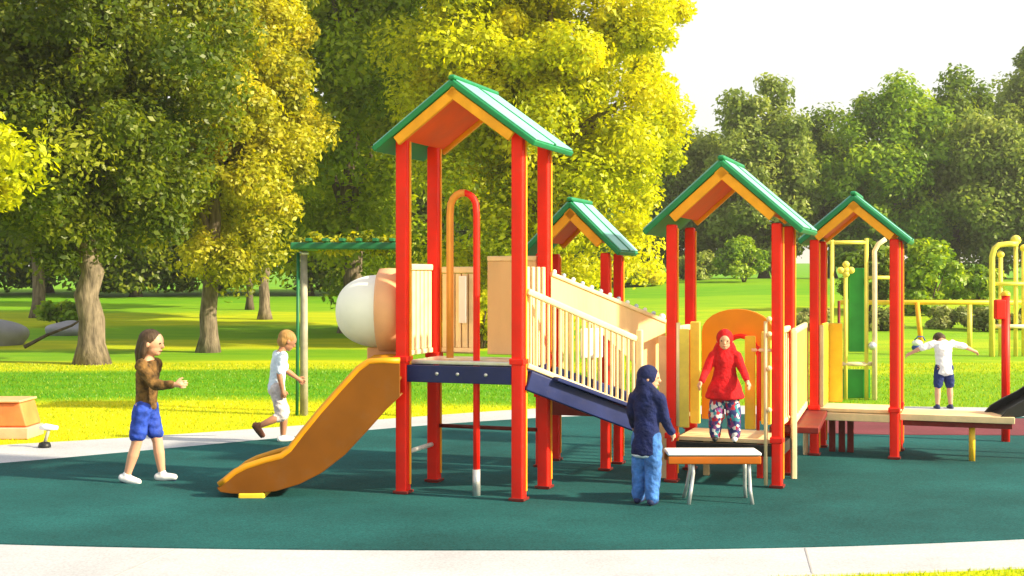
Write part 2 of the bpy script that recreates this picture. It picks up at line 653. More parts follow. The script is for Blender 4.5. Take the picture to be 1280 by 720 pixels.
def tree(label, x, y, trunk_r, crown_c, radii, leaves, ls, lm, bark=BARK, n_cl=90, cr=0.8, lob=0.8, squash=0.35, fork=1.9, group=TREES, droop=0.3, name='tree', lean=0.0, nlimb=7, low=0.5):
    z0 = gz(x, y)
    t = thing(name, label, 'tree', (x, y, z0), 0, group)
    cc = np.array(crown_c, float)
    cl = clump_points(n_cl, *radii, lob, squash)
    cl[:, :3] += cc
    cl = cl[cl[:, 2] > low]
    # trunk: one tapering, slightly winding tube with a root flare
    top = cc[2] + radii[2] * 0.35
    n = 16
    pts, rs = [], []
    wob = rng.normal(0, trunk_r * 0.25, (n + 1, 2))
    for i in range(n + 1):
        f = i / n
        z = -0.05 + top * f
        bend = sstep(0, 1, f)
        pts.append((cc[0] * bend + lean * f * (1 - f) + wob[i, 0] * min(1, f * 3), cc[1] * bend + wob[i, 1] * min(1, f * 3), z))
        rr = trunk_r * (1 - 0.85 * f)
        if z < 0.45:
            rr *= 1 + 0.45 * (1 - max(z, 0) / 0.45) ** 2
        rs.append(max(rr, 0.02))
    tr = MB().tube(pts, rs, 14).build('trunk', bark, t, smooth=True)
    order = np.argsort(cl[:, 3])
    picks = rng.choice(order[: max(8, len(order) * 2 // 3)], size=min(nlimb, len(order) * 2 // 3), replace=False)
    for q in picks:
        e = V(cl[q, :3])
        f = min(0.8, max(fork / top, 0.15) + rng.random() * 0.35)
        i = int(f * n)
        s = V(pts[i])
        if e.z < s.z + 0.2:
            e.z = s.z + 0.5 + rng.random()
        m1 = s.lerp(e, 0.4) + V((0, 0, 0.25 * (e - s).length * 0.4))
        m2 = s.lerp(e, 0.75) + V((0, 0, 0.12 * (e - s).length * 0.4))
        r0 = rs[i] * 0.62
        MB().tube([s, m1, m2, e], [r0, r0 * 0.7, r0 * 0.42, r0 * 0.15], 8).build('limb', bark, tr, smooth=True)
    v, tone = crown_mesh(cl, leaves, cr, ls, droop)
    ok = np.repeat(v.reshape(-1, 4, 3)[:, :, 2].min(1) > 0.15, 4)
    keepf = ok[::4]
    mesh_np('crown', v[ok], 4, lm, tone[keepf], t)
    return t


def at(px, d):
    return (px - 640) * d / F


# near and middle trees
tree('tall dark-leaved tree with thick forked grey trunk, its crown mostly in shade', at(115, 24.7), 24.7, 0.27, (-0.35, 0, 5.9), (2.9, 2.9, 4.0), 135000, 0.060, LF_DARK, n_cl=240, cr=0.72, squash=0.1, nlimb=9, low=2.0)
tree('golden-green tree with straight trunk between the forked tree and the slide', at(260, 28.5), 28.5, 0.21, (0.40, 0, 5.5), (2.35, 2.4, 4.3), 125000, 0.061, LF_GOLD, n_cl=170, cr=0.62, squash=0.35, fork=2.2, low=1.75)
tree('large bright yellow-green tree behind the tallest tower', at(665, 31), 31, 0.30, (0.30, 0.2, 7.0), (3.45, 3.3, 6.3), 240000, 0.066, LF_YEL, n_cl=260, cr=0.85, lob=0.3, squash=0.12, fork=1.6)
tree('broad dark green tree standing behind the golden-green tree', at(440, 37), 37, 0.32, (0, 0, 8.2), (4.9, 4.2, 6.6), 130000, 0.095, LF_SOFT, n_cl=190, cr=1.1, squash=0.15)
tree('small golden-leaved tree cut off at the very edge of the lawn', at(-108, 18), 18, 0.11, (0.1, 0, 3.75), (1.55, 1.5, 1.5), 26000, 0.055, LF_YEL, n_cl=46, cr=0.5, squash=0.1, fork=1.5)
tree('slim tree with twin pale trunks in the shade beyond the boy', at(331, 44), 44, 0.20, (0, 0, 5.6), (2.4, 2.4, 3.6), 15000, 0.15, LF_MID, n_cl=50, cr=0.9)
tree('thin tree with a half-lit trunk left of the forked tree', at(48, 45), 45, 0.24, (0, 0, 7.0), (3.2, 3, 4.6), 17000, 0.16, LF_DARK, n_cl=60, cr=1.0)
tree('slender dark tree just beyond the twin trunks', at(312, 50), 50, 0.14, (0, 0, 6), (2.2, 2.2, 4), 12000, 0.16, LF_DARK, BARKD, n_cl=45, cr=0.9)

# far row, behind the left half of the lawn
fl = [(-60, 62, 9, 3.9, LF_DARK, 'dark tree farthest to the left in the shaded far row'),
      (60, 66, 10, 4.2, LF_MID, 'mid green tree in the far row behind the half-lit trunk'),
      (170, 61, 9, 3.9, LF_DARK, 'dark tree in the far row seen between the forked trunk and the straight trunk'),
      (275, 66, 11, 4.2, LF_MID, 'mid green tree in the far row behind the straight trunk'),
      (385, 62, 9, 4.0, LF_DARK, 'dark tree in the far row above the boy by the slide'),
      (490, 66, 10, 4.3, LF_MID, 'mid green tree in the far row behind the white dome'),
      (590, 63, 9, 3.9, LF_DARK, 'dark tree in the far row behind the tallest tower'),
      (690, 67, 9, 4.0, LF_MID, 'mid green tree in the far row behind the sloping ramp')]
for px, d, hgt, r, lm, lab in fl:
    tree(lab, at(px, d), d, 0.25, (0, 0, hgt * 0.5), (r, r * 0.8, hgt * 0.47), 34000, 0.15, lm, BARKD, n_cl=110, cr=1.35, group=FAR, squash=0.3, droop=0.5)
# far row on the right: (px, distance, height above lawn, radius)
fr = [(775, 76, 8.2, 3.2, LF_MID, 'mid green tree in the far row just right of the yellow-green tree'),
      (868, 78, 9.6, 3.4, LF_OLIVE, 'olive tree at the left end of the open far row'),
      (955, 74, 11.2, 3.5, LF_OLIVE, 'grey-olive tree behind the second largest green roof'),
      (1040, 79, 10.8, 3.3, LF_MID, 'mid green tree between the two right-hand roofs in the far row'),
      (1120, 74, 12.3, 3.6, LF_BRIGHT, 'brightest green tree of the far row, above the small right roof'),
      (1195, 78, 12.2, 3.3, LF_MID, 'green tree next to the brightest one in the far row'),
      (1250, 72, 9.8, 3.2, LF_OLIVE, 'dull olive tree with bare twigs near the end of the far row'),
      (1296, 80, 16.8, 2.7, LF_OLIVE, 'tallest narrow tree of the far row, cut by the frame'),
      (1345, 72, 10.5, 3.4, LF_DARK, 'dark tree at the far right end of the far row')]
for px, d, hgt, r, lm, lab in fr:
    tree(lab, at(px, d), d, 0.28, (0, 0, hgt * 0.52), (r, r * 0.85, hgt * 0.46), 42000, 0.145, lm, BARKD, n_cl=120, cr=1.1, group=FAR, squash=0.25, droop=0.6, lob=0.8)


def shrub(label, px, d, r, h, lm, leaves=4500, ls=0.11, group='shrubs on the far lawn', n_cl=22, name='shrub'):
    x = at(px, d)
    t = thing(name, label, 'shrub', (x, d, gz(x, d)), 0, group)
    cl = clump_points(n_cl, r, r * 0.8, h * 0.45, 0.5, 0.1)
    cl[:, 2] += h * 0.5
    v, tone = crown_mesh(cl, leaves, r * 0.32, ls, 0.2)
    ok = v.reshape(-1, 4, 3)[:, :, 2].min(1) > 0.0
    mesh_np('foliage', v[np.repeat(ok, 4)], 4, lm, tone[ok], t)
    for i in range(4):
        a = i * 1.7
        MB().tube([(0.05 * math.cos(a), 0.05 * math.sin(a), -0.03), (r * 0.25 * math.cos(a), r * 0.25 * math.sin(a), h * 0.35), (r * 0.5 * math.cos(a), r * 0.5 * math.sin(a), h * 0.7)],
                  [0.035, 0.025, 0.008], 6).build('stem', BARKD, t, smooth=True)
    return t


shrub('round bright green shrub on the far lawn seen through the second largest tower', 930, 66, 1.45, 2.3, LF_BRIGHT)
shrub('low olive shrub beside the dark trunk below the far trees', 872, 70, 1.3, 1.5, LF_OLIVE)
shrub('large bright green bush behind the yellow rail', 1160, 44, 1.35, 2.5, LF_BRIGHT, 8000, 0.10, n_cl=34)
shrub('lower bright green bush at the right end of the large bush', 1218, 45, 1.15, 1.75, LF_BRIGHT, 6000, 0.10, n_cl=26)
shrub('tall loose green bush behind the green climbing panel', 1085, 46, 1.2, 2.9, LF_MID, 6000, 0.10, n_cl=26)
for px, lab in ((1020, 'pale flowering shrub behind the small right tower'), (1105, 'pale flowering shrub left of the leaning yellow post'), (1185, 'pale flowering shrub between the two rail posts'),
                (1232, 'pale flowering shrub right of the upright rail post'), (1275, 'pale flowering shrub under the yellow arches')):
    shrub(lab, px, 37 + random.random() * 2, 0.85, 0.62, LF_PALE, 2600, 0.07, 'low pale flowering shrubs', 16)
shrub('small bright green bush beside the forked trunk', 76, 40, 0.75, 0.95, LF_BRIGHT, 3000, 0.09)
shrub('low yellow-green bush seen past the sloping ramp', 795, 64, 1.6, 1.3, LF_YEL, 4000, 0.14)
shrub('yellow-green bush behind the tower barrier panel', 600, 30, 0.9, 1.55, LF_YEL, 5000, 0.075)


# boulders and fallen branch at the left edge
def boulder(label, px, d, sx, sy, sz, seed):
    x = at(px, d)
    mb = MB((x, d, 0))
    mb.ball((x, d, sz * 0.35), 1, (sx, sy, sz), sub=4)
    r = random.Random(seed)
    ph = [r.random() * 6 for _ in range(6)]
    for v in mb.bm.verts:
        c = v.co
        k = 1 + 0.07 * math.sin(3 * c.x / sx + ph[0]) * math.sin(2.3 * c.y / sy + ph[1]) + 0.05 * math.sin(5 * c.z / sz + ph[2] + 2 * c.x)
        v.co = (c.x * k, c.y * k, max(-0.05, c.z * k))
    o = mb.build('boulder', ROCK, smooth=True)
    o.location.z = gz(x, d)
    tag(o, label, 'boulder', 'pale boulders on the lawn')


boulder('large smooth pale grey boulder cut off by the edge of the photo', -30, 31.5, 1.2, 0.9, 0.52, 3)
boulder('low wedge-shaped grey boulder beside the forked tree trunk', 84, 36, 0.62, 0.6, 0.30, 5)
bx = at(30, 30)
mb = MB((bx, 30, 0))
mb.tube([(bx, 30, 0.03), (bx + 0.45, 30.2, 0.30), (bx + 0.95, 30.5, 0.52), (bx + 1.3, 30.8, 0.80)], [0.045, 0.04, 0.03, 0.012], 8)
tag(mb.build('branch', BARKD, smooth=True), 'thin dark branch leaning up from the lawn beside the boulders', 'branch')


# ------------------------------------------------------------------ play towers
YAW = R(-20)
TG = 'green-roofed towers of the play structure'


def world(org, x, y, z=0.0):
    c, s = math.cos(YAW), math.sin(YAW)
    return V((org[0] + c * x - s * y, org[1] + s * x + c * y, z))


def tower(label, org, W, L, ptop, apex, hw, eave, deck_z, ps=0.09, over=0.16, deck_m=NAVY, beam_h=0.13, skirt=None):
    t = thing('play_tower', label, 'play tower', (org[0], org[1], 0.02), YAW, TG)
    for (x, y) in ((0, 0), (W, 0), (0, L), (W, L)):
        mb = MB()
        mb.box((x, y, ptop / 2 - 0.05), (ps, ps, ptop + 0.1))
        p = mb.build('post', RED, t, bevel=0.014)
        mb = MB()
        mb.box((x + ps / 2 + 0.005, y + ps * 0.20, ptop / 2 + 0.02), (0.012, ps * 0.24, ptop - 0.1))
        mb.build('sunlit_edge', GOLD, p, bevel=0.004)  # sunlight on the post's right face, put into a golden colour
        mb = MB()
        mb.box((x, y, deck_z + 0.02), (ps + 0.022, ps + 0.022, 0.045))
        mb.build('collar', RED, p, bevel=0.006)
        mb = MB()
        mb.box((x, y, 0.015), (ps + 0.03, ps + 0.03, 0.02))
        mb.build('base_plate', DARKRED, p, bevel=0.004)
    # deck
    d = MB().bb((ps / 2 + 0.004, ps / 2 + 0.004 - 0.02, deck_z - 0.02), (W - ps / 2 - 0.004, L - ps / 2, deck_z + 0.012)).build('deck', CREAM if deck_m is not NAVY else STEEL, t, bevel=0.005)
    for (a, b, w) in (((ps / 2, -0.012, 0), (W - ps / 2, -0.012, 0), 0.05), ((ps / 2, L + 0.012, 0), (W - ps / 2, L + 0.012, 0), 0.05),
                      ((-0.012, ps / 2, 0), (-0.012, L - ps / 2, 0), 0.05), ((W + 0.012, ps / 2, 0), (W + 0.012, L - ps / 2, 0), 0.05)):
        z = deck_z - beam_h / 2 - 0.024
        MB().beam((a[0], a[1], z), (b[0], b[1], z), w, beam_h).build('deck_beam', deck_m, t, bevel=0.006)
    # roof
    cx = W / 2
    y0, y1 = -over, L + over
    ang = math.atan2(apex - eave, hw)
    ux, uz = math.cos(ang), math.sin(ang)
    th = 0.045
    roof = MB().beam((cx, y0 - 0.005, apex + 0.004), (cx, y1 + 0.005, apex + 0.002), 0.06, 0.04).build('roof', GREEN, t, bevel=0.016)
    for sgn in (-1, 1):
        ln = hw / ux
        dirv = V((sgn * ux, 0, -uz))
        nrm = V((sgn * uz, 0, ux))
        p0 = V((cx, (y0 + y1) / 2, apex - 0.005)) + dirv * 0.012
        mid = p0 + dirv * ln / 2
        rot = Matrix((dirv, V((0, 1, 0)) * (1 if sgn > 0 else 1), dirv.cross(V((0, 1, 0))))).transposed()
        ly = y1 - y0
        MB().box(mid - nrm * th / 2, (ln, ly, th), rot).build('roof_panel', GREEN, roof, bevel=0.010)
        # metal sheets laid on the panel with a raised seam between them
        for k in range(2):
            yc = y0 + ly * (0.25 + 0.5 * k)
            c = V((mid.x, yc, mid.z)) + nrm * 0.007
            MB().box(c, (ln - 0.03, ly / 2 - 0.045, 0.012), rot).build('roof_sheet', TEAL, roof, bevel=0.004)
        c = V((mid.x, (y0 + y1) / 2, mid.z)) + nrm * 0.008
        MB().box(c, (ln - 0.02, 0.03, 0.022), rot).build('roof_seam', GREEN, roof, bevel=0.005)
        li = (cx - ps / 2) / ux + ps * 0.9
        c = p0 + dirv * li / 2 - nrm * (th + 0.028)
        MB().box(c, (li - 0.03, ly - 0.14, 0.05), rot).build('roof_lining', LINING, roof, bevel=0.006)
        for yb in (y0 + 0.035, y1 - 0.035):
            c = p0 + dirv * (li + 0.03) / 2 - nrm * (th + 0.042)
            c.y = yb
            MB().box(c, (li, 0.04, 0.075), rot).build('bargeboard', GOLD, roof, bevel=0.006)
    return t


T1 = (at(504, 9.9), 9.9)
t1 = tower('tallest red tower with green gabled roof and navy deck beside the orange slide', T1, 0.95, 0.60, 2.75, 3.165, 0.66, 2.68, 1.02, 0.094, 0.17)
T2 = (at(840, 10.45), 10.45)
t2 = tower('second largest red tower, in front of which the steel-legged bench stands', T2, 0.85, 0.70, 2.10, 2.62, 0.64, 2.06, 0.36, 0.082, 0.12, deck_m=BLACK, beam_h=0.09)
T3 = (at(676, 11.26), 11.26)
t3 = tower('small red tower half hidden behind the sloping ramp', T3, 0.59, 0.42, 1.88, 2.34, 0.45, 1.90, 0.62, 0.078, 0.10, deck_m=DARKRED)
T4 = (at(1018, 12.0), 12.0)
t4 = tower('red tower at the end of the long tan platform', T4, 0.72, 0.60, 2.02, 2.44, 0.50, 2.02, 0.43, 0.082, 0.08, deck_m=CREAM, beam_h=0.07)

# --- tower 1: barriers on its left and back sides
W, L = 0.95, 0.60
z0, z1 = 1.05, 1.75


def slat_barrier(t, p0, p1, z0, z1, n, m, top=CREAM, w=0.03):
    """upright slats under a top rail, all parts of the tower"""
    p0, p1 = V(p0), V(p1)
    b = MB().beam((p0.x, p0.y, z1), (p1.x, p1.y, z1), 0.04, 0.05).build('barrier_rail', top, t, bevel=0.010)
    MB().beam((p0.x, p0.y, z0 + 0.03), (p1.x, p1.y, z0 + 0.03), 0.036, 0.04).build('barrier_rail', top, t, bevel=0.008)
    for i in range(n):
        q = p0.lerp(p1, (i + 0.5) / n)
        mb = MB()
        rz = math.atan2(p1.y - p0.y, p1.x - p0.x)
        mb.box((q.x, q.y, (z0 + z1) / 2 + 0.01), (w, 0.018, z1 - z0 - 0.08), Matrix.Rotation(rz, 3, 'Z'))
        mb.build('slat', m, b, bevel=0.005)


slat_barrier(t1, (0, 0.07), (0, L - 0.06), z0, z1, 6, CREAM, w=0.06)
MB().bb((0.07, L + 0.022, 1.05), (0.37, L + 0.04, 1.70)).build('barrier_panel', PEACH, t1, bevel=0.006)
slat_barrier(t1, (0.07, L), (0.36, L), z0, z1 - 0.02, 5, CREAM, w=0.048)
MB().bb((0.235, L - 0.05, 1.30), (0.30, L - 0.03, 1.68)).build('white_panel', WHITE, t1, bevel=0.006)
MB().bb((0.47, L - 0.015, 1.05), (W - 0.06, L + 0.02, 1.80)).build('barrier_panel', TAN, t1, bevel=0.008)
MB().bb((0.47, L - 0.022, 1.80), (W - 0.06, L + 0.027, 1.84)).build('barrier_cap', CREAM, t1, bevel=0.008)
# cross bar between the two left posts
MB().tube([(0.0, 0.05, 0.31), (0.0, L - 0.05, 0.31)], 0.018, 10).build('crossbar', WHITE, t1, smooth=True)
MB().tube([(0.05, L, 0.46), (W - 0.05, L, 0.46)], 0.016, 10).build('crossbar', DARKRED, t1, smooth=True)
for x in (0.30, 0.47, 0.70):
    MB().lathe([(0.0, 0), (0.014, 0), (0.014, 0.006), (0.0, 0.010)], (x, -0.038, 0.935), (0, -1, 0), 12).build('bolt', STEEL, t1, smooth=True)

# arched climbing ladder at the tower front
lo = world(T1, 0.46, 0.10, 0.02)
lad = thing('grab_hoop', 'tall red arched grab hoop rising through the deck of the tallest tower', 'grab hoop', lo, YAW)
apts = [(0.11, 0, 0.0), (0.11, 0, 1.0), (0.11, 0, 2.15)]
rail = [(0.11, 0, 0.0), (0.11, 0, 0.9), (0.11, 0, 1.6), (0.11, 0, 2.14)] + [(0.11 * math.cos(a), 0, 2.19 + 0.13 * math.sin(a)) for a in [R(20 * k) for k in range(1, 9)]] + [(-0.11, 0, 2.14), (-0.11, 0, 1.6), (-0.11, 0, 1.06)]
lr = MB().tube(rail, 0.026, 12).build('rail', RED, lad, smooth=True)
MB().tube([(0.02, 0, 2.318)] + [(0.11 * math.cos(a), 0, 2.19 + 0.13 * math.sin(a)) for a in [R(20 * k) for k in range(5, 9)]] + [(-0.11, 0, 2.14), (-0.11, 0, 1.6), (-0.11, 0, 1.05)], 0.029, 12).build('grip_sleeve', mat('peach_orange_grip', (0.82, 0.30, 0.05), 0.55, 0.1, 6), lad, smooth=True)
MB().tube([(0.11, 0, -0.01), (0.11, 0, 0.20)], 0.030, 12).build('foot_sleeve', STEEL, lad, smooth=True)

# --- ramp from tower 1 down to tower 2
A0 = world(T1, 0.95 + 0.06, 0.02)
A1 = V((at(795, 10.15), 10.15, 0))
B0 = world(T1, 0.95 + 0.06, 0.58)
B1 = V((at(832, 10.75), 10.75, 0))
rp = thing('ramp_bridge', 'sloping cream ramp with navy sides running down from the tallest tower', 'ramp', (A0.x, A0.y, 0.02))
OFF = (A0.x, A0.y, 0.02)


def rb():
    return MB(OFF)


zt0, zt1 = 1.00, 0.62


def q(p, z):
    return V((p.x, p.y, z))


for a, b in ((A0, A1), (B0, B1)):
    rb().beam(q(a, zt0 - 0.08), q(b, zt1 - 0.08), 0.05, 0.15).build('side_beam', NAVY, rp, bevel=0.010)
m0, m1 = (A0 + B0) / 2, (A1 + B1) / 2
rb().beam(q(m0, zt0 - 0.075), q(m1, zt1 - 0.075), 0.50, 0.03).build('deck', NAVY, rp, bevel=0.004)
# near railing
nr = rb().beam(q(A0, 1.585), q(A1, 1.20), 0.042, 0.05).build('handrail', CREAM, rp, bevel=0.012)
rb().beam(q(A0, zt0 + 0.03), q(A1, zt1 + 0.03), 0.036, 0.04).build('bottom_rail', CREAM, rp, bevel=0.010)
NB = 19
for i in range(NB):
    f = (i + 0.5) / NB
    p = A0.lerp(A1, f)
    za, zb = zt0 + (zt1 - zt0) * f + 0.04, 1.575 + (1.20 - 1.575) * f
    rb().box((p.x, p.y, (za + zb) / 2), (0.022, 0.02, zb - za), Matrix.Rotation(YAW, 3, 'Z')).build('baluster', CREAM, rp, bevel=0.006)
for k in range(4):
    p = A0.lerp(B0, 0.12 + 0.22 * k)
    rb().box((p.x - 0.02, p.y, 1.39), (0.02, 0.055, 0.76), Matrix.Rotation(YAW, 3, 'Z')).build('entry_slat', CREAM, rp, bevel=0.006)
# end post of the near railing
rb().box((A1.x + 0.03, A1.y, 0.90), (0.05, 0.05, 0.75), Matrix.Rotation(YAW, 3, 'Z')).build('end_post', CREAM, rp, bevel=0.010)
# far barrier: solid tan board in the upper part, slats under it
dirB = (B1 - B0)
org = q(B0, 0)
ax = V((dirB.x, dirB.y, 0))
th = V((0.0, 0.03, 0))
pan = rb().prism([(0.0, 1.50), (0.35, 1.30), (1.0, 0.72), (1.0, 1.30), (0.0, 1.70)], org, ax, (0, 0, 1), th).build('barrier_panel', TAN, rp, bevel=0.006)
rb().beam(q(B0, 1.715) + V((0, 0.015, 0)), q(B1, 1.315) + V((0, 0.015, 0)), 0.05, 0.035).build('barrier_cap', CREAM, pan, bevel=0.010)
for i in range(16):
    f = (i + 0.5) / 16
    p = B0.lerp(B1, f)
    za, zb = zt0 + (zt1 - zt0) * f, (1.50 - 0.5714 * f if f < 0.35 else 1.30 - 0.8923 * (f - 0.35)) + 0.01
    if zb - za < 0.03:
        continue
    rb().box((p.x, p.y + 0.012, (za + zb) / 2), (0.022, 0.02, zb - za), Matrix.Rotation(YAW, 3, 'Z')).build('baluster', CREAM, rp, bevel=0.005)
rb().box((B1.x - 0.02, B1.y - 0.10, 0.60), (0.10, 0.03, 1.20), Matrix.Rotation(YAW, 3, 'Z')).build('end_board', CREAM, rp, bevel=0.008)
BEAD = mat('blue_white_beads', (0.42, 0.50, 0.66), 0.4, 0.5, 30)
for i in range(13):
    f = 0.03 + 0.94 * i / 12
    p = B0.lerp(B1, f)
    z = 1.745 + (1.345 - 1.745) * f
    rb().ball((p.x, p.y + 0.015, z), 0.019 if i < 12 else 0.03, sub=2).build('bead', BEAD if i % 2 else WHITE, pan, smooth=True)
# pale window board hung inside the far barrier
wx = B0.lerp(B1, 0.34)
rb().box((wx.x, wx.y - 0.03, 1.16), (0.22, 0.02, 0.24), Matrix.Rotation(math.atan2(dirB.y, dirB.x), 3, 'Z')).build('window_board', WHITE, rp, bevel=0.02)

# ------------------------------------------------------------------ orange slide
D1 = 9.70


def sl(px, py):
    p = P(px, py, D1)
    return (p.x, p.z)


rim = [sl(500, 451), sl(480, 451), sl(461, 452), sl(448, 461), sl(425, 486), sl(400, 514), sl(378, 541), sl(362, 562), sl(352, 570), sl(330, 576), sl(308, 583), sl(294, 590), sl(283, 599), sl(274, 606)]
low = [sl(272, 611), sl(276, 615), sl(290, 617), sl(315, 617), sl(345, 614), sl(375, 605), sl(402, 591), sl(430, 569), sl(456, 541), sl(478, 516), sl(500, 495)]
sc = (at(385, 9.9), 9.9, 0.02)
slide = thing('slide', 'orange plastic slide coming down from the tallest tower', 'slide', sc, 0)
WID = 0.44
prof = rim + low
for y in (D1, D1 + WID):
    MB(sc).prism(prof, (0, y - 0.016, 0), (1, 0, 0), (0, 0, 1), (0, 0.032, 0)).build('side_wall', ORANGE, slide, bevel=0.006)
    MB(sc).tube([(a, y, b) for a, b in rim], [0.026] * len(rim), 10).build('rim', RIM, slide, smooth=True)
# bed: lies inside the walls, a hand below the rim
bed = []
N = len(rim)
for i in range(N):
    a, b = rim[i]
    bed.append((a, b - (0.13 if 1 < i < N - 3 else 0.13 if i <= 1 else 0.13 - 0.035 * (i - N + 4))))
mb = MB(sc)
for i in range(N - 1):
    (a, b), (c, d) = bed[i], bed[i + 1]
    vs = [mb.bm.verts.new(V(v) - V(sc)) for v in ((a, D1 + 0.014, b), (a, D1 + WID - 0.014, b), (c, D1 + WID - 0.014, d), (c, D1 + 0.014, d))]
    mb.bm.faces.new(vs)
bmesh.ops.remove_doubles(mb.bm, verts=mb.bm.verts, dist=1e-4)
b = mb.build('bed', ORANGE, slide, smooth=True)
sm = b.modifiers.new('s', 'SOLIDIFY')
sm.thickness = 0.02
# underside skin
mb = MB(sc)
for i in range(len(low) - 1):
    (a, b_), (c, d) = low[i], low[i + 1]
    vs = [mb.bm.verts.new(V(v) - V(sc)) for v in ((a, D1 + 0.014, b_ + 0.015), (c, D1 + 0.014, d + 0.015), (c, D1 + WID - 0.014, d + 0.015), (a, D1 + WID - 0.014, b_ + 0.015))]
    mb.bm.faces.new(vs)
bmesh.ops.remove_doubles(mb.bm, verts=mb.bm.verts, dist=1e-4)
b = mb.build('underside', ORANGE, slide, smooth=True)
b.modifiers.new('s', 'SOLIDIFY').thickness = 0.014
pc = at(316, 9.75)
MB(sc).bb((pc - 0.10, D1 - 0.02, 0.0), (pc + 0.10, D1 + WID + 0.02, 0.06)).build('foot_pad', YEL, slide, bevel=0.015)

# bubble hood beside the slide's top
hx, hy, hz = at(478, 10.25), 10.25, 1.43
hd = thing('bubble_hood', 'white bulging plastic dome on a peach collar above the slide top', 'play bubble', (hx, hy, 1.0))
HO = (hx, hy, 1.0)
MB(HO).lathe([(0.0, 0.0), (0.29, 0.0), (0.33, 0.02), (0.335, 0.10), (0.33, 0.19), (0.29, 0.21), (0.0, 0.21)], (hx - 0.04, hy, hz), (1, 0, 0), 36).build('collar', PEACH, hd, smooth=True)
dome = [(0.0, 0.34)] + [(0.29 * math.sin(R(a)) ** 0.8, 0.34 * math.cos(R(a))) for a in range(8, 91, 6)] + [(0.29, -0.02)]
MB(HO).lathe(dome, (hx - 0.03, hy, hz - 0.01), (-1, 0, 0), 36).build('dome', WHITE, hd, smooth=True)
MB(HO).bb((hx - 0.12, hy - 0.03, 1.01), (hx + 0.17, hy + 0.03, 1.13)).build('base_panel', PEACH, hd, bevel=0.01)
# ------------------------------------------------------------------ tower 2 fittings
W2, L2 = 0.85, 0.70
# orange arch panel with red inner hoop at the back of the tower
ap = []
for k in range(0, 13):
    a = R(180 - 15 * k)
    ap.append((0.42 + 0.31 * math.cos(a), 1.20 + 0.20 * math.sin(a)))
outer = [(0.11, 0.45)] + ap + [(0.73, 0.45)]
inner = [(0.60, 0.45)] + [(0.45 + 0.15 * math.cos(R(15 * k)), 0.95 + 0.20 * math.sin(R(15 * k))) for k in range(0, 13)] + [(0.30, 0.45)]
MB().prism(outer + inner, (0, L2 - 0.05, 0), (1, 0, 0), (0, 0, 1), (0, 0.035, 0)).build('arch_panel', BRIGHTOR, t2, bevel=0.006)
MB().tube([(0.29 if k == 0 else 0.61 if k == 14 else 0.45 + 0.16 * math.cos(R(195 - 15 * k)), L2 - 0.07, 0.46 if k in (0, 14) else 0.95 + 0.22 * math.sin(R(195 - 15 * k))) for k in range(0, 15)], 0.022, 10).build('arch_hoop', RED, t2, smooth=True)
# upright yellow boards
for x, y, zz in ((0.13, 0.30, 1.30), (0.63, 0.04, 1.20), (0.70, 0.42, 1.22), (0.105, -0.02, 1.25)):
    o = MB().box((x, y, (0.45 + zz) / 2), (0.085, 0.026, zz - 0.45)).build('upright_board', YEL if x > 0.5 and y < 0.1 else LEMON, t2, bevel=0.010)
slat_barrier(t2, (W2, 0.07), (W2, L2 - 0.06), 0.46, 1.24, 5, CREAM)
slat_barrier(t2, (0, 0.07), (0, L2 - 0.06), 0.46, 1.24, 4, LEMON, w=0.05)
for zz in (0.62, 0.95, 1.22, 1.34):
    MB().ball((W2 - 0.055, -0.055, zz), 0.022, sub=2).build('rail_knob', CREAM, t2, smooth=True)
MB().tube([(W2 - 0.085, -0.03, 0.02), (W2 - 0.085, -0.03, 1.32)], 0.016, 8).build('grab_rail', CREAM, t2, smooth=True)
MB().tube([(W2 - 0.15, -0.01, 0.45), (W2 - 0.15, -0.01, 1.12)], 0.013, 8).build('grab_rail', RED, t2, smooth=True)
MB().tube([(W2 - 0.2, -0.01, 1.09), (W2 - 0.03, -0.01, 1.09)], 0.013, 8).build('grab_rail', CREAM, t2, smooth=True)
MB().tube([(0.055, -0.02, 0.46), (0.055, -0.02, 1.3)], 0.018, 8).build('grab_rail', CREAM, t2, smooth=True)
for i, (x, m) in enumerate(((0.05, DARKRED), (0.17, TAN), (0.62, RED), (0.76, DARKRED))):
    MB().bb((x, L2 * 0.6, 0.0), (x + 0.05, L2 * 0.6 + 0.04, 0.33)).build('under_post', m, t2, bevel=0.006)

# bench / transfer step with steel legs
bxl, bxr, by0, by1 = at(833, 9.5), at(950, 9.5), 9.42, 9.80
bn = thing('bench', 'white-topped orange step bench with bent steel legs beside the child in navy', 'bench', ((bxl + bxr) / 2, 9.6, 0.02), 0)
BO = ((bxl + bxr) / 2, 9.6, 0.02)
MB(BO).bb((bxl, by0, 0.372), (bxr, by1 - 0.10, 0.400)).build('top', WHITE, bn, bevel=0.014)
MB(BO).bb((bxl + 0.004, by0 + 0.006, 0.312), (bxr - 0.004, by0 + 0.04, 0.370)).build('apron', mat('burnt_orange_plastic', (0.42, 0.11, 0.006), 0.45, 0.12, 5, dirt=0.15), bn, bevel=0.008)
MB(BO).bb((bxl + 0.004, by1 - 0.14, 0.312), (bxr - 0.004, by1 - 0.106, 0.370)).build('apron', mat('burnt_orange_plastic', (0.42, 0.11, 0.006), 0.45, 0.12, 5, dirt=0.15), bn, bevel=0.008)
for s, x in ((-1, bxl + 0.19), (1, bxr - 0.09)):
    for y, dy in ((by0 + 0.05, -0.05), (by1 - 0.15, 0.05)):
        k = 0.035 if s < 0 else -0.02
        MB(BO).tube([(x, y, 0.371), (x + 0.005, y, 0.24), (x - k * 0.4, y + dy * 0.4, 0.12), (x - k, y + dy, 0.015)], [0.014] * 4, 10).build('leg', STEEL, bn, smooth=True)

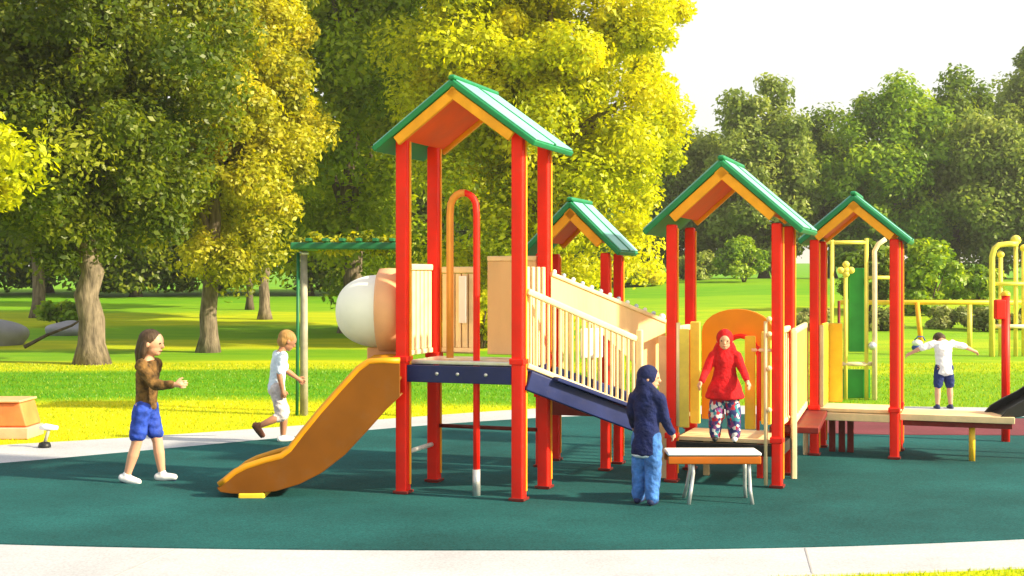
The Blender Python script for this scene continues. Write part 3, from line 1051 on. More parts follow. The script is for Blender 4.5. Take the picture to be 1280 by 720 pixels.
# link panels between tower 2 and tower 4
La, Lb = world(T2, W2 + 0.06, L2 * 0.75), V((T4[0] - 0.07, T4[1] + 0.05, 0))
lk = thing('link_barrier', 'cream slatted barrier joining the bench tower to the platform tower', 'barrier', (La.x, La.y, 0.02))
LO = (La.x, La.y, 0.02)
MB(LO).beam(q(La, 1.24), q(Lb, 1.24), 0.04, 0.05).build('rail', CREAM, lk, bevel=0.01)
MB(LO).beam(q(La, 0.50), q(Lb, 0.50), 0.04, 0.06).build('rail', CREAM, lk, bevel=0.01)
for i in range(7):
    p = La.lerp(Lb, (i + 0.5) / 7)
    MB(LO).box((p.x, p.y, 0.87), (0.05, 0.02, 0.72), Matrix.Rotation(R(55), 3, 'Z')).build('slat', LEMON, lk, bevel=0.006)
for p in (La, Lb):
    MB(LO).box((p.x, p.y, 0.62), (0.045, 0.045, 1.26)).build('upright', CREAM, lk, bevel=0.008)
MB(LO).beam(q(La, 0.42), q(Lb, 0.42), 0.40, 0.05).build('walkway', DARKRED, lk, bevel=0.006)

# ------------------------------------------------------------------ tower 4 fittings and platform
W4, L4 = 0.72, 0.60
MB().bb((0.07, L4 - 0.03, 0.45), (0.20, L4, 1.22)).build('yellow_panel', YEL, t4, bevel=0.01)
MB().box((0.03 + 0.03, L4 * 0.5, 0.84), (0.03, 0.36, 0.78)).build('yellow_panel', YEL, t4, bevel=0.01)
MB().bb((0.045, -0.01, 0.45), (0.085, 0.02, 1.22)).build('cream_stile', CREAM, t4, bevel=0.008)
for x in (0.10, 0.19, 0.27):
    MB().bb((x, 0.30, 0.0), (x + 0.06, 0.33, 0.34)).build('under_board', DARKRED, t4, bevel=0.006)
pa = world(T4, W4 + 0.05, 0.10)
pf = thing('platform', 'long low tan platform with yellow leg running from the end tower to the black slide', 'platform', (pa.x, pa.y, 0.02), YAW)
MB().bb((0.0, -0.09, 0.375), (0.98, 0.42, 0.415)).build('deck_board', TAN, pf, bevel=0.008)
MB().bb((0.0, -0.11, 0.36), (0.98, -0.092, 0.42)).build('edge_board', CREAM, pf, bevel=0.005)
MB().bb((0.02, -0.08, 0.31), (0.96, -0.05, 0.372)).build('joist', DARKRED, pf, bevel=0.005)
MB().bb((0.02, 0.36, 0.31), (0.96, 0.39, 0.372)).build('joist', DARKRED, pf, bevel=0.005)
for x, y in ((0.62, 0.02), (0.62, 0.33)):
    MB().tube([(x, y, 0.0), (x, y, 0.37)], 0.028, 12).build('leg', YEL, pf, smooth=True)
# front edge strip in front of tower 4 itself
e0, e1 = world(T4, 0.06, -0.055), world(T4, W4 - 0.06, -0.055)
# black slide at the platform's end, climbing out of frame
bs0 = world(T4, W4 + 0.05 + 0.90, 0.12)
bs = thing('slide', 'black plastic slide rising from the end of the tan platform', 'slide', (bs0.x, bs0.y, 0.02))
BSO = (bs0.x, bs0.y, 0.02)
pr = [(0.0, 0.43), (0.06, 0.50), (0.16, 0.56), (0.30, 0.63), (0.50, 0.76), (0.75, 0.95), (1.0, 1.12), (1.2, 1.16)]
lw = [(1.2, 0.95), (1.0, 0.92), (0.75, 0.75), (0.50, 0.55), (0.30, 0.46), (0.12, 0.425)]
for y in (-0.06, 0.34):
    MB(BSO).prism(pr + lw, (bs0.x - 0.06, bs0.y + y, 0), (1, 0, 0), (0, 0, 1), (0, 0.03, 0)).build('side_wall', BLACK, bs, bevel=0.008)
mb = MB()
for i in range(len(pr) - 1):
    (a, b), (c, d) = pr[i], pr[i + 1]
    vs = [mb.bm.verts.new(v) for v in ((a - 0.06, -0.035, b - 0.07), (a - 0.06, 0.345, b - 0.07), (c - 0.06, 0.345, d - 0.07), (c - 0.06, -0.035, d - 0.07))]
    mb.bm.faces.new(vs)
bmesh.ops.remove_doubles(mb.bm, verts=mb.bm.verts, dist=1e-4)
b = mb.build('bed', BLACK, bs, smooth=True)
b.location.z = -0.02
b.modifiers.new('s', 'SOLIDIFY').thickness = 0.02
# its high end stands on two poles out of the frame
for y in (-0.03, 0.35):
    MB(BSO).tube([(bs0.x + 1.1, bs0.y + y, 0.0), (bs0.x + 1.1, bs0.y + y, 1.0)], 0.03, 10).build('support_pole', RED, bs, smooth=True)

# red pole with cap, further back
rpx = at(1257, 13.0)
rpo = thing('red_pole', 'single red pole with a red clamp box standing behind the black slide', 'pole', (rpx, 13.0, 0.02))
MB((rpx, 13, 0.02)).tube([(rpx, 13, 0.0), (rpx, 13, 1.5)], 0.042, 14).build('pole', RED, rpo, smooth=True)
MB((rpx, 13, 0.02)).box((rpx - 0.06, 13, 1.36), (0.10, 0.09, 0.20)).build('clamp_box', RED, rpo, bevel=0.012)
MB((rpx, 13, 0.02)).lathe([(0.05, 0), (0.05, 0.02), (0.03, 0.045), (0, 0.05)], (rpx, 13, 1.5), (0, 0, 1), 14).build('cap', YEL, rpo, smooth=True)

# ------------------------------------------------------------------ yellow climbing frame on the lawn behind
DC = 17.6
cf0 = (at(1075, DC), DC, 0.0)
cf = thing('monkey_bars', 'yellow tube climbing frame with green panels on the lawn behind the end tower', 'climbing frame', cf0)


def cfm():
    return MB(cf0)


def g0(px, py, d=DC):
    p = P(px, py, d)
    return p


PY = mat('frame_yellow_paint', (0.80, 0.66, 0.10), 0.42, 0.12, 6, dirt=0.1)
for px, yt, m in ((1057, 338, PY), (1083, 298, PY), (1040, 300, PY)):
    a = g0(px, yt)
    cfm().tube([(a.x, DC, -0.02), (a.x, DC, a.z)], 0.028, 10).build('post', m, cf, smooth=True)
a = g0(1092, 330)
cfm().tube([(a.x, DC - 0.05, -0.02), (a.x, DC - 0.05, a.z), g0(1093, 314), g0(1098, 305), g0(1107, 299)], 0.034, 10).build('bent_post', CREAM, cf, smooth=True)
cfm().tube([g0(1030, 303), g0(1085, 303)], 0.026, 10).build('top_bar', PY, cf, smooth=True)
cfm().tube([g0(1083, 347), g0(1112, 347)], 0.024, 10).build('crossbar', PY, cf, smooth=True)
cfm().tube([g0(1050, 455), g0(1092, 455)], 0.03, 10).build('crossbar', CREAM, cf, smooth=True)
lo_, hi_ = g0(1062, 440), g0(1085, 335)
cfm().bb((lo_.x, DC + 0.04, lo_.z), (hi_.x, DC + 0.075, hi_.z)).build('green_panel', PGREEN, cf, bevel=0.01)
lo_, hi_ = g0(1049, 498), g0(1089, 462)
cfm().bb((lo_.x, DC + 0.04, lo_.z), (hi_.x, DC + 0.075, hi_.z)).build('green_panel', PGREEN, cf, bevel=0.01)
for dx, dz in ((-0.07, 0.0), (0.07, 0.0), (0, 0.08), (0, -0.05), (0.0, 0.0)):
    c = g0(1057, 338)
    cfm().ball((c.x + dx, DC - 0.02, c.z + dz), 0.05, sub=2).build('knob', PY, cf, smooth=True)
c = g0(1088, 432)
cfm().ball((c.x, DC - 0.09, c.z), 0.06, sub=2).build('clamp', STEEL, cf, smooth=True)
c = g0(1048, 400)
cfm().tube([(c.x, DC - 0.03, -0.02), (c.x, DC - 0.03, g0(1048, 376).z)], 0.02, 8).build('side_rail', DARKRED, cf, smooth=True)

# yellow rail with posts
DR = 29.5
r0 = (at(1180, DR), DR, 0)
ra = thing('rail_fence', 'long yellow rail on two thin posts across the lawn behind the bowed child', 'rail fence', r0)
zr = P(0, 378, DR).z


def rfm():
    return MB(r0)


rfm().tube([(at(1050, DR), DR, zr), (at(1330, DR), DR, zr)], 0.055, 10).build('rail', YEL, ra, smooth=True)
rfm().tube([(at(1151, DR), DR - 0.07, -0.02), (at(1145, DR), DR - 0.07, zr)], 0.055, 10).build('leaning_post', GOLD, ra, smooth=True)
for px in (1212, 1318, 1062):
    rfm().tube([(at(px, DR), DR, -0.02), (at(px, DR), DR, zr - 0.05)], 0.055, 10).build('post', PY, ra, smooth=True)

# yellow arches on the right
DA = 27.0
aa = (at(1262, DA), DA, 0)
ar = thing('arch_climber', 'yellow arch climber with knobbed uprights at the right end of the rail', 'climbing frame', aa)


def am():
    return MB(aa)


zt = P(0, 306, DA).z
zb = P(0, 420, DA).z
pts = [(at(1240, DA), DA, -0.02), (at(1240, DA), DA, 1.2), (at(1240, DA), DA, zt - 0.25), (at(1243, DA), DA, zt - 0.08), (at(1249, DA), DA, zt), (at(1262, DA), DA, zt + 0.02), (at(1272, DA), DA, zt + 0.02)]
am().tube(pts, 0.06, 10).build('arch_tube', PY, ar, smooth=True)
for px, y in ((1253, 318), (1272, 300), (1282, 310)):
    z = P(0, y, DA).z
    am().tube([(at(px, DA), DA + 0.1, -0.02), (at(px, DA), DA + 0.1, z)], 0.045, 10).build('upright', PY, ar, smooth=True)
    am().ball((at(px, DA), DA + 0.1, z), 0.11 if px == 1272 else 0.08).build('knob', PY, ar, smooth=True)
am().tube([(at(1240, DA), DA + 0.05, zb + 0.2), (at(1290, DA), DA + 0.05, zb + 0.2)], 0.045, 10).build('crossbar', CREAM, ar, smooth=True)
am().tube([(at(1240, DA), DA + 0.05, zb + 1.1), (at(1290, DA), DA + 0.05, zb + 1.1)], 0.04, 10).build('crossbar', PY, ar, smooth=True)

# green pergola behind the slide
DG = 15.6
gx0, gx1 = at(380, DG), at(503, DG)
go = (gx0, DG, 0)
pg = thing('pergola', 'dark green shade beam on slim poles behind the white dome', 'pergola', go)


def gm():
    return MB(go)


zt = P(0, 316, DG).z
for x, m in ((gx0, POLEGREY), (gx1, DGREEN)):
    gm().tube([(x, DG, 0.0), (x, DG, 1.0), (x, DG, zt)], [0.05, 0.046, 0.042], 12).build('pole', m, pg, smooth=True)
    gm().lathe([(0.0, 0), (0.06, 0), (0.06, 0.03), (0.0, 0.05)], (x, DG, zt - 0.02), (0, 0, 1), 12).build('pole_cap', STEEL, pg, smooth=True)
gm().tube([(gx0 - 0.075, DG - 0.06, 0.0), (gx0 - 0.06, DG - 0.06, zt)], 0.02, 8).build('pole_shade', DGREEN, pg, smooth=True)  # dark tube added to carry the shaded part of the pole
gm().bb((gx0 - 0.12, DG - 0.30, zt + 0.035), (gx1 + 0.05, DG + 0.5, zt + 0.12)).build('canopy', DGREEN, pg, bevel=0.02)
for i in range(6):
    x = gx0 + (gx1 - gx0) * (i + 0.5) / 6
    gm().bb((x - 0.03, DG - 0.36, zt + 0.13), (x + 0.03, DG + 0.56, zt + 0.17)).build('slat', DGREEN, pg, bevel=0.006)
pv, tone = crown_mesh(np.array([(gx0 - 0.05 + 0.2 * k, DG - 0.1, zt + 0.12 + 0.03 * math.sin(k * 2.1), 0) for k in range(7)]), 1100, 0.16, 0.035, 0.3)
vine = mesh_np('vine', pv - np.array(go), 4, LF_GOLD, tone, pg)

# orange low bench at the left edge and small path light
ox = at(-12, 13.4)
ob = thing('bench', 'low orange tapered bench on a pale pink plinth beside the path', 'bench', (ox, 13.5, 0.0))
OO = (ox, 13.5, 0)
MB(OO).prism([(-0.55, 0.13), (0.42, 0.13), (0.35, 0.38), (-0.55, 0.38)], (ox, 13.3, 0), (1, 0, 0), (0, 0, 1), (0, 0.42, 0)).build('seat_block', mat('faded_orange', (0.74, 0.20, 0.06), 0.6, 0.2, 5, dirt=0.25), ob, bevel=0.02)
MB(OO).bb((ox - 0.55, 13.28, 0.0), (ox + 0.44, 13.74, 0.125)).build('plinth', mat('pale_pink_plinth', (0.72, 0.36, 0.24), 0.7, 0.15, 5, dirt=0.2), ob, bevel=0.015)
MB(OO).bb((ox - 0.56, 13.27, 0.384), (ox + 0.36, 13.75, 0.41)).build('seat_cap', PEACH, ob, bevel=0.01)
lx = at(57, 12.6)
pl = thing('path_light', 'small white T-shaped path light on a black foot at the path edge', 'path light', (lx, 12.6, 0.012))
PO = (lx, 12.6, 0.012)
MB(PO).lathe([(0, 0), (0.06, 0), (0.062, 0.02), (0.05, 0.05), (0.02, 0.06), (0, 0.06)], (lx - 0.01, 12.6, 0.01), (0, 0, 1), 18).build('foot', BLACK, pl, smooth=True)
MB(PO).tube([(lx - 0.01, 12.6, 0.05), (lx + 0.01, 12.6, 0.12), (lx + 0.03, 12.6, 0.18)], 0.016, 10).build('stem', POLEGREY, pl, smooth=True)
MB(PO).tube([(lx - 0.06, 12.6, 0.205), (lx + 0.0, 12.6, 0.215), (lx + 0.12, 12.6, 0.205)], [0.02, 0.034, 0.02], 12).build('lamp_head', WHITE, pl, smooth=True)
bgx = at(1148, 28.4)
bg = thing('bag', 'small white and blue bag lying on the lawn near the leaning yellow post', 'bag', (bgx, 28.4, 0.0))
GO = (bgx, 28.4, 0)
BLUEC = mat('blue_cloth', (0.03, 0.07, 0.35), 0.8, 0.3, 14)
WHITEC = mat('white_cloth', (0.78, 0.79, 0.82), 0.85, 0.08, 12, 0.2, 60)
MB(GO).ball((bgx, 28.4, 0.11), 0.15, (1.0, 0.7, 0.6), sub=3).build('body', BLUEC, bg, smooth=True)
MB(GO).ball((bgx - 0.03, 28.38, 0.21), 0.11, (1.1, 0.8, 0.7), sub=3).build('flap', WHITEC, bg, smooth=True)
MB(GO).tube([(bgx - 0.12, 28.3, 0.28), (bgx - 0.05, 28.28, 0.36), (bgx + 0.06, 28.28, 0.36), (bgx + 0.12, 28.3, 0.27)], 0.014, 8).build('handle', BLUEC, bg, smooth=True)
# ------------------------------------------------------------------ people
def cloth(name, col, var=0.18, scale=14, bump=0.35):
    return mat(name, col, 0.9, var, scale, 0.5, 45)


def check_cloth(name, cols, scale=26):
    """printed fabric: small patches of several colours"""
    m = bpy.data.materials.new(name)
    m.use_nodes = True
    n, l = m.node_tree.nodes, m.node_tree.links
    tc = n.new('ShaderNodeTexCoord')
    vo = n.new('ShaderNodeTexVoronoi')
    vo.inputs['Scale'].default_value = scale
    l.new(tc.outputs['Object'], vo.inputs['Vector'])
    sp = n.new('ShaderNodeSeparateColor')
    l.new(vo.outputs['Color'], sp.inputs[0])
    rp = n.new('ShaderNodeValToRGB')
    rp.color_ramp.interpolation = 'CONSTANT'
    e = rp.color_ramp.elements
    e[0].color = (*cols[0], 1)
    e[1].position = 1 / len(cols)
    e[1].color = (*cols[1], 1)
    for i in range(2, len(cols)):
        k = e.new(i / len(cols))
        k.color = (*cols[i], 1)
    l.new(sp.outputs[0], rp.inputs[0])
    b = n['Principled BSDF']
    l.new(rp.outputs[0], b.inputs['Base Color'])
    b.inputs['Roughness'].default_value = 0.85
    return m


def person(label, loc, heading, h, lean=0.0, bow=0.0, arms=None, legs=None, top=None, sleeve=1.0, bottom=None, leglen=0.45, hair=None, hairlen=0.0,
           shoes=None, skin=None, hood=False, flare=0.0, hem=0.0, zlift=0.0, leg_flare=1.0, turn=0.0, sleeve_m=None, cap=None, band=None):
    skin = skin or SKIN
    t = thing('person', label, 'person', loc, heading, 'children playing at the playground')
    ca, sa = math.cos(lean), math.sin(lean)
    hipz = 0.50 * h

    def tr(x, y, z):                    # torso point: lean forward about the hips
        dz = z - hipz
        return V((x * ca + dz * sa, y, hipz - x * sa + dz * ca))

    J = {}
    for s, nm in ((1, 'L'), (-1, 'R')):
        a1, a2, ab = arms[nm]
        sh = tr(0, s * 0.105 * h, 0.775 * h)

        def dr(a, b):
            return V((math.sin(a) * math.cos(b), s * math.sin(b), -math.cos(a) * math.cos(b)))
        el = sh + dr(a1, ab) * 0.155 * h
        wr = el + dr(a2, ab * 0.8) * 0.135 * h
        J[nm + 'arm'] = (sh, el, wr, dr(a2, ab * 0.8))
        b1, b2, bb = legs[nm]
        hp = V((0, s * 0.052 * h, hipz - 0.01 * h))
        kn = hp + dr(b1, bb) * 0.235 * h
        an = kn + dr(b2, bb * 0.5) * 0.215 * h
        J[nm + 'leg'] = (hp, kn, an, b2)
    low = min(J['Lleg'][2].z, J['Rleg'][2].z)
    dz = 0.045 * h - low + zlift
    up = V((0, 0, dz))
    for k in J:
        J[k] = tuple(p + up if isinstance(p, Vector) and i < 3 else p for i, p in enumerate(J[k]))

    def T(x, y, z):
        return tr(x * h, y * h, z * h) + up

    vs = 0.0062 * h / 1.2
    # head frame
    neck = T(0, 0, 0.815)
    ha = lean + bow
    hd = V((math.sin(ha), 0, math.cos(ha)))            # head 'up'
    hf = V((math.cos(ha), 0, -math.sin(ha)))           # head 'forward'
    if turn:
        mt = Matrix.Rotation(turn, 3, hd)
        hf = mt @ hf
    hs = hd.cross(hf)
    hc = neck + hd * 0.105 * h + hf * 0.012 * h

    def Hd(f, s, u):
        return hc + hf * f * h + hs * s * h + hd * u * h
    hrot = Matrix((hf, hs, hd)).transposed()
    mb = MB()
    mb.ball(hc + hd * 0.012 * h, h, (0.076, 0.064, 0.072), hrot, 3)
    mb.ball(Hd(0.012, 0, -0.028), h, (0.055, 0.049, 0.056), hrot, 3)
    mb.ball(Hd(0.040, 0, -0.060), h, (0.024, 0.026, 0.02), hrot)
    mb.ball(Hd(0.074, 0, -0.016), h, (0.015, 0.010, 0.013), hrot)
    mb.cap(Hd(0.070, 0, 0.008), Hd(0.078, 0, -0.014), 0.006 * h, 0.008 * h)
    for s in (-1, 1):
        mb.ball(Hd(-0.006, s * 0.066, -0.008), h, (0.015, 0.008, 0.021), hrot)
    mb.ball(Hd(0.062, 0, -0.042), h, (0.012, 0.018, 0.007), hrot)
    mb.cap(T(0, 0, 0.77), neck + hd * 0.05 * h, 0.036 * h, 0.032 * h)
    prof = [(0.49, 0.058, 0.082), (0.54, 0.056, 0.078), (0.60, 0.055, 0.074), (0.66, 0.058, 0.080), (0.72, 0.060, 0.088), (0.765, 0.050, 0.085), (0.79, 0.040, 0.06)]
    rot = Matrix.Rotation(lean, 3, 'Y')
    for z, a, b in prof:
        mb.ball(T(0, 0, z), h, (a, b, 0.05), rot)
    for nm, s in (('L', 1), ('R', -1)):
        sh, el, wr, dv = J[nm + 'arm']
        mb.chain([sh, sh.lerp(el, 0.5), el, el.lerp(wr, 0.35), wr], [0.034 * h, 0.030 * h, 0.025 * h, 0.026 * h, 0.018 * h])
        # hand: palm, four bent fingers, thumb off the side
        side = V((0, 1, 0)) - dv * dv.y
        side = side.normalized() if side.length > 0.2 else V((1, 0, 0))
        nrm = dv.cross(side).normalized()
        across = nrm if abs(dv.z) > 0.7 else nrm
        acr = V((1, 0, 0)) - dv * dv.x
        acr = acr.normalized() if acr.length > 0.3 else V((0, 0, 1))
        inn = dv.cross(acr).normalized()
        if inn.y * s > 0:
            inn = -inn
        pc = wr + dv * 0.032 * h
        mb.chain([wr, pc, pc + dv * 0.012 * h], [0.017 * h, 0.020 * h, 0.019 * h])
        for i, ln in enumerate((0.040, 0.046, 0.043, 0.034)):
            b0 = pc + acr * (0.0215 - 0.0143 * i) * h + dv * 0.012 * h
            k1 = b0 + (dv * 0.9 + inn * 0.3).normalized() * ln * 0.55 * h
            k2 = k1 + (dv * 0.6 + inn * 0.8).normalized() * ln * 0.5 * h
            mb.chain([b0, k1, k2], [0.0058 * h, 0.0054 * h, 0.0046 * h])
        b0 = wr + dv * 0.022 * h + acr * 0.017 * h
        k1 = b0 + (dv * 0.6 + acr * 0.8 + inn * 0.2).normalized() * 0.024 * h
        mb.chain([b0, k1, k1 + (dv + acr * 0.25 + inn * 0.3).normalized() * 0.02 * h], [0.010 * h, 0.0075 * h, 0.006 * h])
        hp, kn, an, b2 = J[nm + 'leg']
        mb.chain([hp, hp.lerp(kn, 0.5), kn, kn.lerp(an, 0.35), an], [0.056 * h, 0.048 * h, 0.034 * h, 0.036 * h, 0.022 * h])
        fd = V((math.cos(b2 * 0.8), 0, math.sin(b2 * 0.8))) if b2 < 0 else V((1, 0, 0.15))
        fd.normalize()
        ankle_down = V((0, 0, -0.022 * h))
        mb.chain([an, an + ankle_down, an + ankle_down + fd * 0.07 * h], [0.022 * h, 0.02 * h, 0.014 * h])
    voxel(mb, 'body', skin, t, vs * 0.72, 4)

    # clothes
    mb = MB()
    g = 0.011 if hem < 0.05 else 0.020
    z_low = 0.50 - hem
    for i in range(26):
        f = i / 25
        z = z_low + (0.785 - z_low) * f
        a = np.interp(z, [p[0] for p in prof], [p[1] for p in prof]) + g
        b = np.interp(z, [p[0] for p in prof], [p[2] for p in prof]) + g
        k = 1 + flare * max(0, (0.66 - z) / 0.2)
        mb.ball(T(0, 0, z), h, (a * k, b * k, 0.032), rot, 3)
    for nm in 'LR':
        sh, el, wr, dv = J[nm + 'arm']
        if sleeve_m is None or nm == 'R':
            pass
        e1 = min(1, sleeve * 2)
        pe = sh.lerp(el, e1)
        mb.chain([sh, pe], [0.045 * h, 0.039 * h])
        if sleeve > 0.5:
            mb.chain([el, el.lerp(wr, (sleeve - 0.5) * 2)], [0.037 * h, 0.030 * h])
    if hood:
        mb.chain([Hd(-0.035, 0, -0.03), T(-0.015, 0, 0.80)], [0.066 * h, 0.078 * h])
        for s in (-1, 1):
            mb.chain([Hd(-0.03, s * 0.03, -0.05), T(-0.005, s * 0.085, 0.775)], [0.050 * h, 0.046 * h])
    voxel(mb, 'jacket' if hem > 0.03 else 'shirt', top, t, vs * 1.25, 6, fold=0.0075 * h)
    if band is not None:
        mb = MB()
        zb = z_low - 0.028
        kk = 1 + flare * max(0, (0.66 - z_low) / 0.2)
        mb.ball(T(0, 0, zb + 0.012), h, (0.074 * kk, 0.098 * kk, 0.026), rot, 3)
        voxel(mb, 'hem_band', band, t, vs * 1.3, 6)
    mb = MB()
    for z in (0.46, 0.49, 0.52, 0.545):
        mb.ball(T(0, 0, z), h, (0.065, 0.090, 0.045), rot)
    for nm in 'LR':
        hp, kn, an, b2 = J[nm + 'leg']
        if leglen <= 0.5:
            mb.chain([hp, hp.lerp(kn, leglen * 2)], [0.062 * h, 0.056 * h * leg_flare])
        else:
            mb.chain([hp, kn, kn.lerp(an, (leglen - 0.5) * 2)], [0.066 * h, 0.050 * h * leg_flare, 0.040 * h * leg_flare])
    voxel(mb, 'shorts' if leglen < 0.55 else 'trousers', bottom, t, vs * 1.25, 6, fold=0.0075 * h)
    for nm in 'LR':
        hp, kn, an, b2 = J[nm + 'leg']
        pitch = min(0, b2) * 0.8
        fd = V((math.cos(pitch), 0, math.sin(pitch)))
        dn = V((math.sin(pitch), 0, -math.cos(pitch)))
        c = an + dn * 0.020 * h
        mb = MB()
        mb.chain([c - fd * 0.028 * h, c + fd * 0.02 * h, c + fd * 0.085 * h], [0.027 * h, 0.029 * h, 0.022 * h])
        mb.cap(c, an + V((0, 0, 0.01 * h)), 0.028 * h, 0.026 * h)
        sh_ = voxel(mb, 'shoe', shoes[0 if nm == 'L' else 1], t, vs, 5)
        mb = MB()
        mb.chain([c - fd * 0.03 * h + dn * 0.020 * h, c + fd * 0.03 * h + dn * 0.020 * h, c + fd * 0.088 * h + dn * 0.017 * h], [0.013 * h, 0.014 * h, 0.012 * h])
        voxel(mb, 'sole', shoes[2] if len(shoes) > 2 else BLACK, sh_, vs, 3)
    # hair or hood
    mb = MB()
    if hood:
        mb.ball(Hd(-0.014, 0, 0.018), h, (0.084, 0.078, 0.084), hrot, 3)
        mb.ball(Hd(-0.034, 0, -0.035), h, (0.066, 0.078, 0.085), hrot, 3)
    else:
        mb.ball(Hd(-0.014, 0, 0.024), h, (0.080, 0.071, 0.070), hrot, 3)
        mb.ball(Hd(-0.032, 0, -0.015), h, (0.054, 0.066, 0.06), hrot, 3)
        if hairlen > 0:
            mb.chain([Hd(-0.045, 0, 0.0), Hd(-0.062, 0, -0.07), Hd(-0.070, 0, -0.07 - hairlen)], [0.056 * h, 0.050 * h, 0.022 * h])
            for s in (-1, 1):
                mb.chain([Hd(-0.02, s * 0.052, 0.0), Hd(-0.03, s * 0.058, -0.06), Hd(-0.05, s * 0.04, -0.06 - hairlen * 0.8)], [0.026 * h, 0.026 * h, 0.014 * h])
    voxel(mb, 'hood' if hood else 'hair', hair, t, vs * 1.1, 4)
    if cap is not None:
        mb = MB()
        mb.ball(Hd(-0.010, 0, 0.045), h, (0.085, 0.076, 0.058), hrot, 3)
        mb.chain([Hd(0.05, 0, 0.035), Hd(0.115, 0, 0.022)], [0.018 * h, 0.012 * h])
        voxel(mb, 'cap', cap, t, vs * 1.1, 4)
    for s in (-1, 1):
        MB().ball(Hd(0.066, s * 0.026, 0.006), h, (0.006, 0.010, 0.007), hrot).build('eye', BLACK, t, smooth=True)
    MB().ball(Hd(0.0665, 0, -0.043), h, (0.008, 0.016, 0.004), hrot).build('mouth', mat('lips', (0.45, 0.12, 0.10), 0.5), t, smooth=True)
    return t


HAIRB = mat('dark_brown_hair', (0.055, 0.032, 0.018), 0.6, 0.4, 30, 0.5, 60, stretch=(1, 1, 0.2))
HAIRY = mat('fair_hair', (0.34, 0.19, 0.06), 0.6, 0.3, 30, 0.5, 60, stretch=(1, 1, 0.2))
BROWN = cloth('brown_print_cloth', (0.13, 0.070, 0.022), 0.75, 20)
BLUES = mat('blue_shorts_cloth', (0.02, 0.06, 0.42), 0.7, 0.5, 16, 0.3, 40)
NAVYC = cloth('navy_jacket_cloth', (0.008, 0.015, 0.085), 0.4, 10)
JEANS = cloth('blue_jeans', (0.05, 0.16, 0.48), 0.5, 16)
LBLUE = cloth('pale_blue_shirt', (0.55, 0.66, 0.86), 0.22, 9)
GREYT = cloth('pale_grey_trousers', (0.56, 0.52, 0.55), 0.3, 12)
REDC = cloth('red_coat_cloth', (0.55, 0.008, 0.014), 0.4, 12)
PRINT = check_cloth('colourful_print', [(0.40, 0.01, 0.03), (0.01, 0.02, 0.12), (0.02, 0.03, 0.16), (0.03, 0.22, 0.30), (0.18, 0.03, 0.16), (0.55, 0.55, 0.58)], 42)
SHOEW = mat('white_shoe', (0.76, 0.77, 0.80), 0.5, 0.08, 12)
SHOEN = mat('navy_sole', (0.02, 0.03, 0.10), 0.7, 0.2, 12)
SHOEB = mat('brown_shoe', (0.22, 0.09, 0.05), 0.6, 0.25, 14)
DSHORT = cloth('navy_shorts_cloth', (0.015, 0.03, 0.13), 0.3, 12)

PI = math.pi
g1 = P(182, 605, 10.45)
person('girl with long brown hair in brown top and blue shorts walking towards the orange slide', (g1.x, 10.45, 0.02), R(-8), 1.24, lean=R(4), bow=R(2),
       arms={'L': (R(-12), R(-2), R(8)), 'R': (R(38), R(92), R(4))}, legs={'L': (R(14), R(8), R(2)), 'R': (R(-9), R(-17), R(2))},
       top=BROWN, sleeve=0.93, bottom=BLUES, leglen=0.36, hair=HAIRB, hairlen=0.10, shoes=(SHOEW, SHOEW, SHOEN), leg_flare=0.98)
g2 = P(345, 556, 12.9)
person('boy with light brown hair and pale blue shirt stepping along the path behind the slide', (g2.x, 12.9, 0.014), R(25), 1.16, lean=R(8), bow=R(18),
       arms={'L': (R(30), R(55), R(8)), 'R': (R(-16), R(10), R(8))}, legs={'L': (R(22), R(-2), R(3)), 'R': (R(8), R(-68), R(3))},
       top=LBLUE, sleeve=0.42, bottom=GREYT, leglen=0.62, hair=HAIRY, hairlen=0.0, shoes=(SHOEW, SHOEB, BLACK), hem=0.02, skin=SKIND)
g3 = P(808, 632, 9.45)
person('child in navy hooded jacket and blue jeans standing with back turned beside the white-topped bench', (g3.x, 9.45, 0.02), R(62), 1.00, lean=R(3), bow=R(4),
       arms={'L': (R(20), R(50), R(14)), 'R': (R(6), R(40), R(10))}, legs={'L': (R(4), R(-3), R(2)), 'R': (R(-5), R(-8), R(2))},
       top=NAVYC, sleeve=0.97, bottom=JEANS, leglen=0.97, hair=NAVYC, hood=True, shoes=(SHOEN, SHOEN, BLACK), hem=0.13, flare=0.10, leg_flare=1.25, turn=R(-75), band=LBLUE)
g4 = P(906, 556, 10.15)
person('small child in red hooded coat and patterned trousers on the tower deck behind the bench', (g4.x, 10.15, 0.392), R(-100), 0.87, lean=R(2), bow=R(6),
       arms={'L': (R(20), R(45), R(22)), 'R': (R(16), R(40), R(24))}, legs={'L': (R(4), R(0), R(6)), 'R': (R(6), R(0), R(6))},
       top=REDC, sleeve=0.92, bottom=PRINT, leglen=0.95, hair=REDC, hood=True, shoes=(SHOEW, BLACK, BLACK), hem=0.10, flare=0.6, leg_flare=1.4)
g5 = P(1180, 512, 16.3)
person('child in white shirt and navy shorts seen from behind, head bowed and arms spread wide', (g5.x, 16.3, 0.0), R(90), 1.08, lean=R(10), bow=R(76),
       arms={'L': (R(12), R(30), R(70)), 'R': (R(10), R(30), R(78))}, legs={'L': (R(0), R(-4), R(5)), 'R': (R(4), R(-2), R(5))},
       top=WHITEC, sleeve=0.55, bottom=DSHORT, leglen=0.42, hair=HAIRB, shoes=(SHOEN, SHOEN, BLACK), hem=0.08, skin=SKIN)

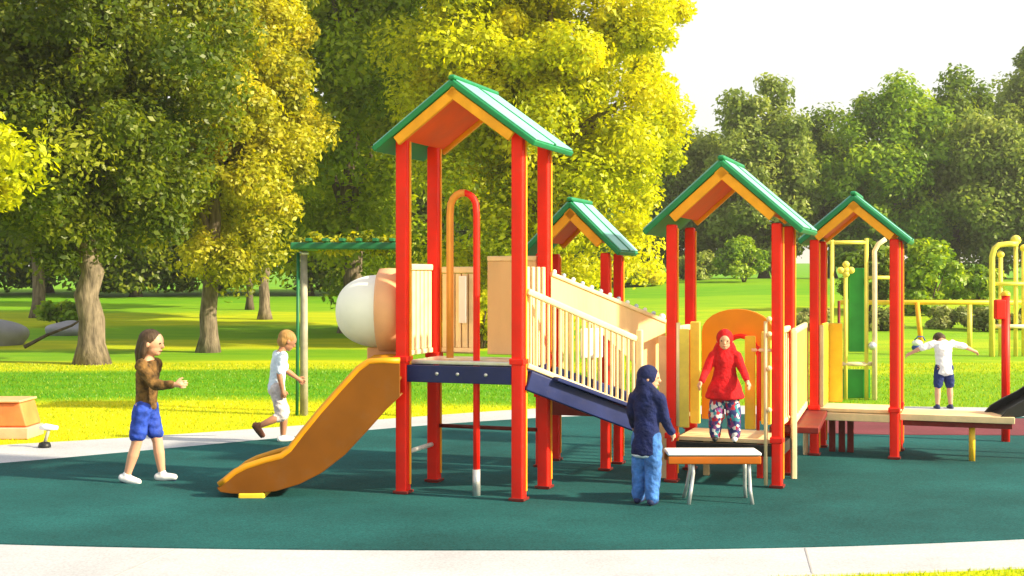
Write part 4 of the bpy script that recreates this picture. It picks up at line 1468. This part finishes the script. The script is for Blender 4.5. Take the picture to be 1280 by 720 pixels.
# ------------------------------------------------------------------ light and sky
w = bpy.data.worlds.new('World')
S.world = w
w.use_nodes = True
n, l = w.node_tree.nodes, w.node_tree.links
bgd = n['Background']
sky = n.new('ShaderNodeTexSky')
sky.sky_type = 'NISHITA'
sky.sun_disc = False
EL, AZ = R(29), math.atan2(0.93, -0.33)
sky.sun_elevation = EL
sky.sun_rotation = AZ
sky.air_density = 1.0
sky.dust_density = 4.0
sky.ozone_density = 1.0
tcw = n.new('ShaderNodeTexCoord')
mpw = n.new('ShaderNodeMapping')
mpw.inputs['Scale'].default_value = (1, 1, 3)
l.new(tcw.outputs['Generated'], mpw.inputs[0])
nzw = n.new('ShaderNodeTexNoise')
nzw.inputs['Scale'].default_value = 2.5
nzw.inputs['Detail'].default_value = 6
l.new(mpw.outputs[0], nzw.inputs['Vector'])
mrw = n.new('ShaderNodeMapRange')
mrw.inputs['From Min'].default_value = 0.35
mrw.inputs['From Max'].default_value = 0.65
mrw.inputs['To Min'].default_value = 0.62
mrw.inputs['To Max'].default_value = 0.92
l.new(nzw.outputs[0], mrw.inputs[0])
mxw = n.new('ShaderNodeMix')
mxw.data_type = 'RGBA'
l.new(mrw.outputs[0], mxw.inputs[0])
l.new(sky.outputs[0], mxw.inputs[6])
mxw.inputs[7].default_value = (3.6, 3.5, 3.2, 1)
l.new(mxw.outputs[2], bgd.inputs['Color'])
bgd.inputs['Strength'].default_value = 0.15
sun = bpy.data.lights.new('sun', 'SUN')
sun.energy = 5.0
sun.angle = R(1.8)
sun.color = (1.0, 0.85, 0.56)
so = bpy.data.objects.new('sun', sun)
C.objects.link(so)
sd = V((math.sin(AZ) * math.cos(EL), math.cos(AZ) * math.cos(EL), math.sin(EL)))
so.location = sd * 50
so.rotation_euler = (-sd).to_track_quat('-Z', 'Y').to_euler()
S.view_settings.view_transform = 'Standard'
S.view_settings.look = 'None'
S.view_settings.exposure = 1.1
S.view_settings.gamma = 1.0
S.view_settings.use_curve_mapping = False
S.cycles.max_bounces = 8
S.cycles.transparent_max_bounces = 4

# ------------------------------------------------------------------ evening haze
hm = bpy.data.materials.new('haze_air')
hm.use_nodes = True
hn, hl = hm.node_tree.nodes, hm.node_tree.links
hn.remove(hn['Principled BSDF'])
pv = hn.new('ShaderNodeVolumePrincipled')
pv.inputs['Color'].default_value = (0.95, 0.95, 0.9, 1)
pv.inputs['Density'].default_value = 0.0006
pv.inputs['Anisotropy'].default_value = 0.2
hl.new(pv.outputs[0], hn['Material Output'].inputs['Volume'])
hz = MB().bb((-1600, -700, -1.5), (1600, 2300, 24)).build('haze', hm)
tag(hz, 'thin pale haze over the whole park', 'haze', kind='stuff')
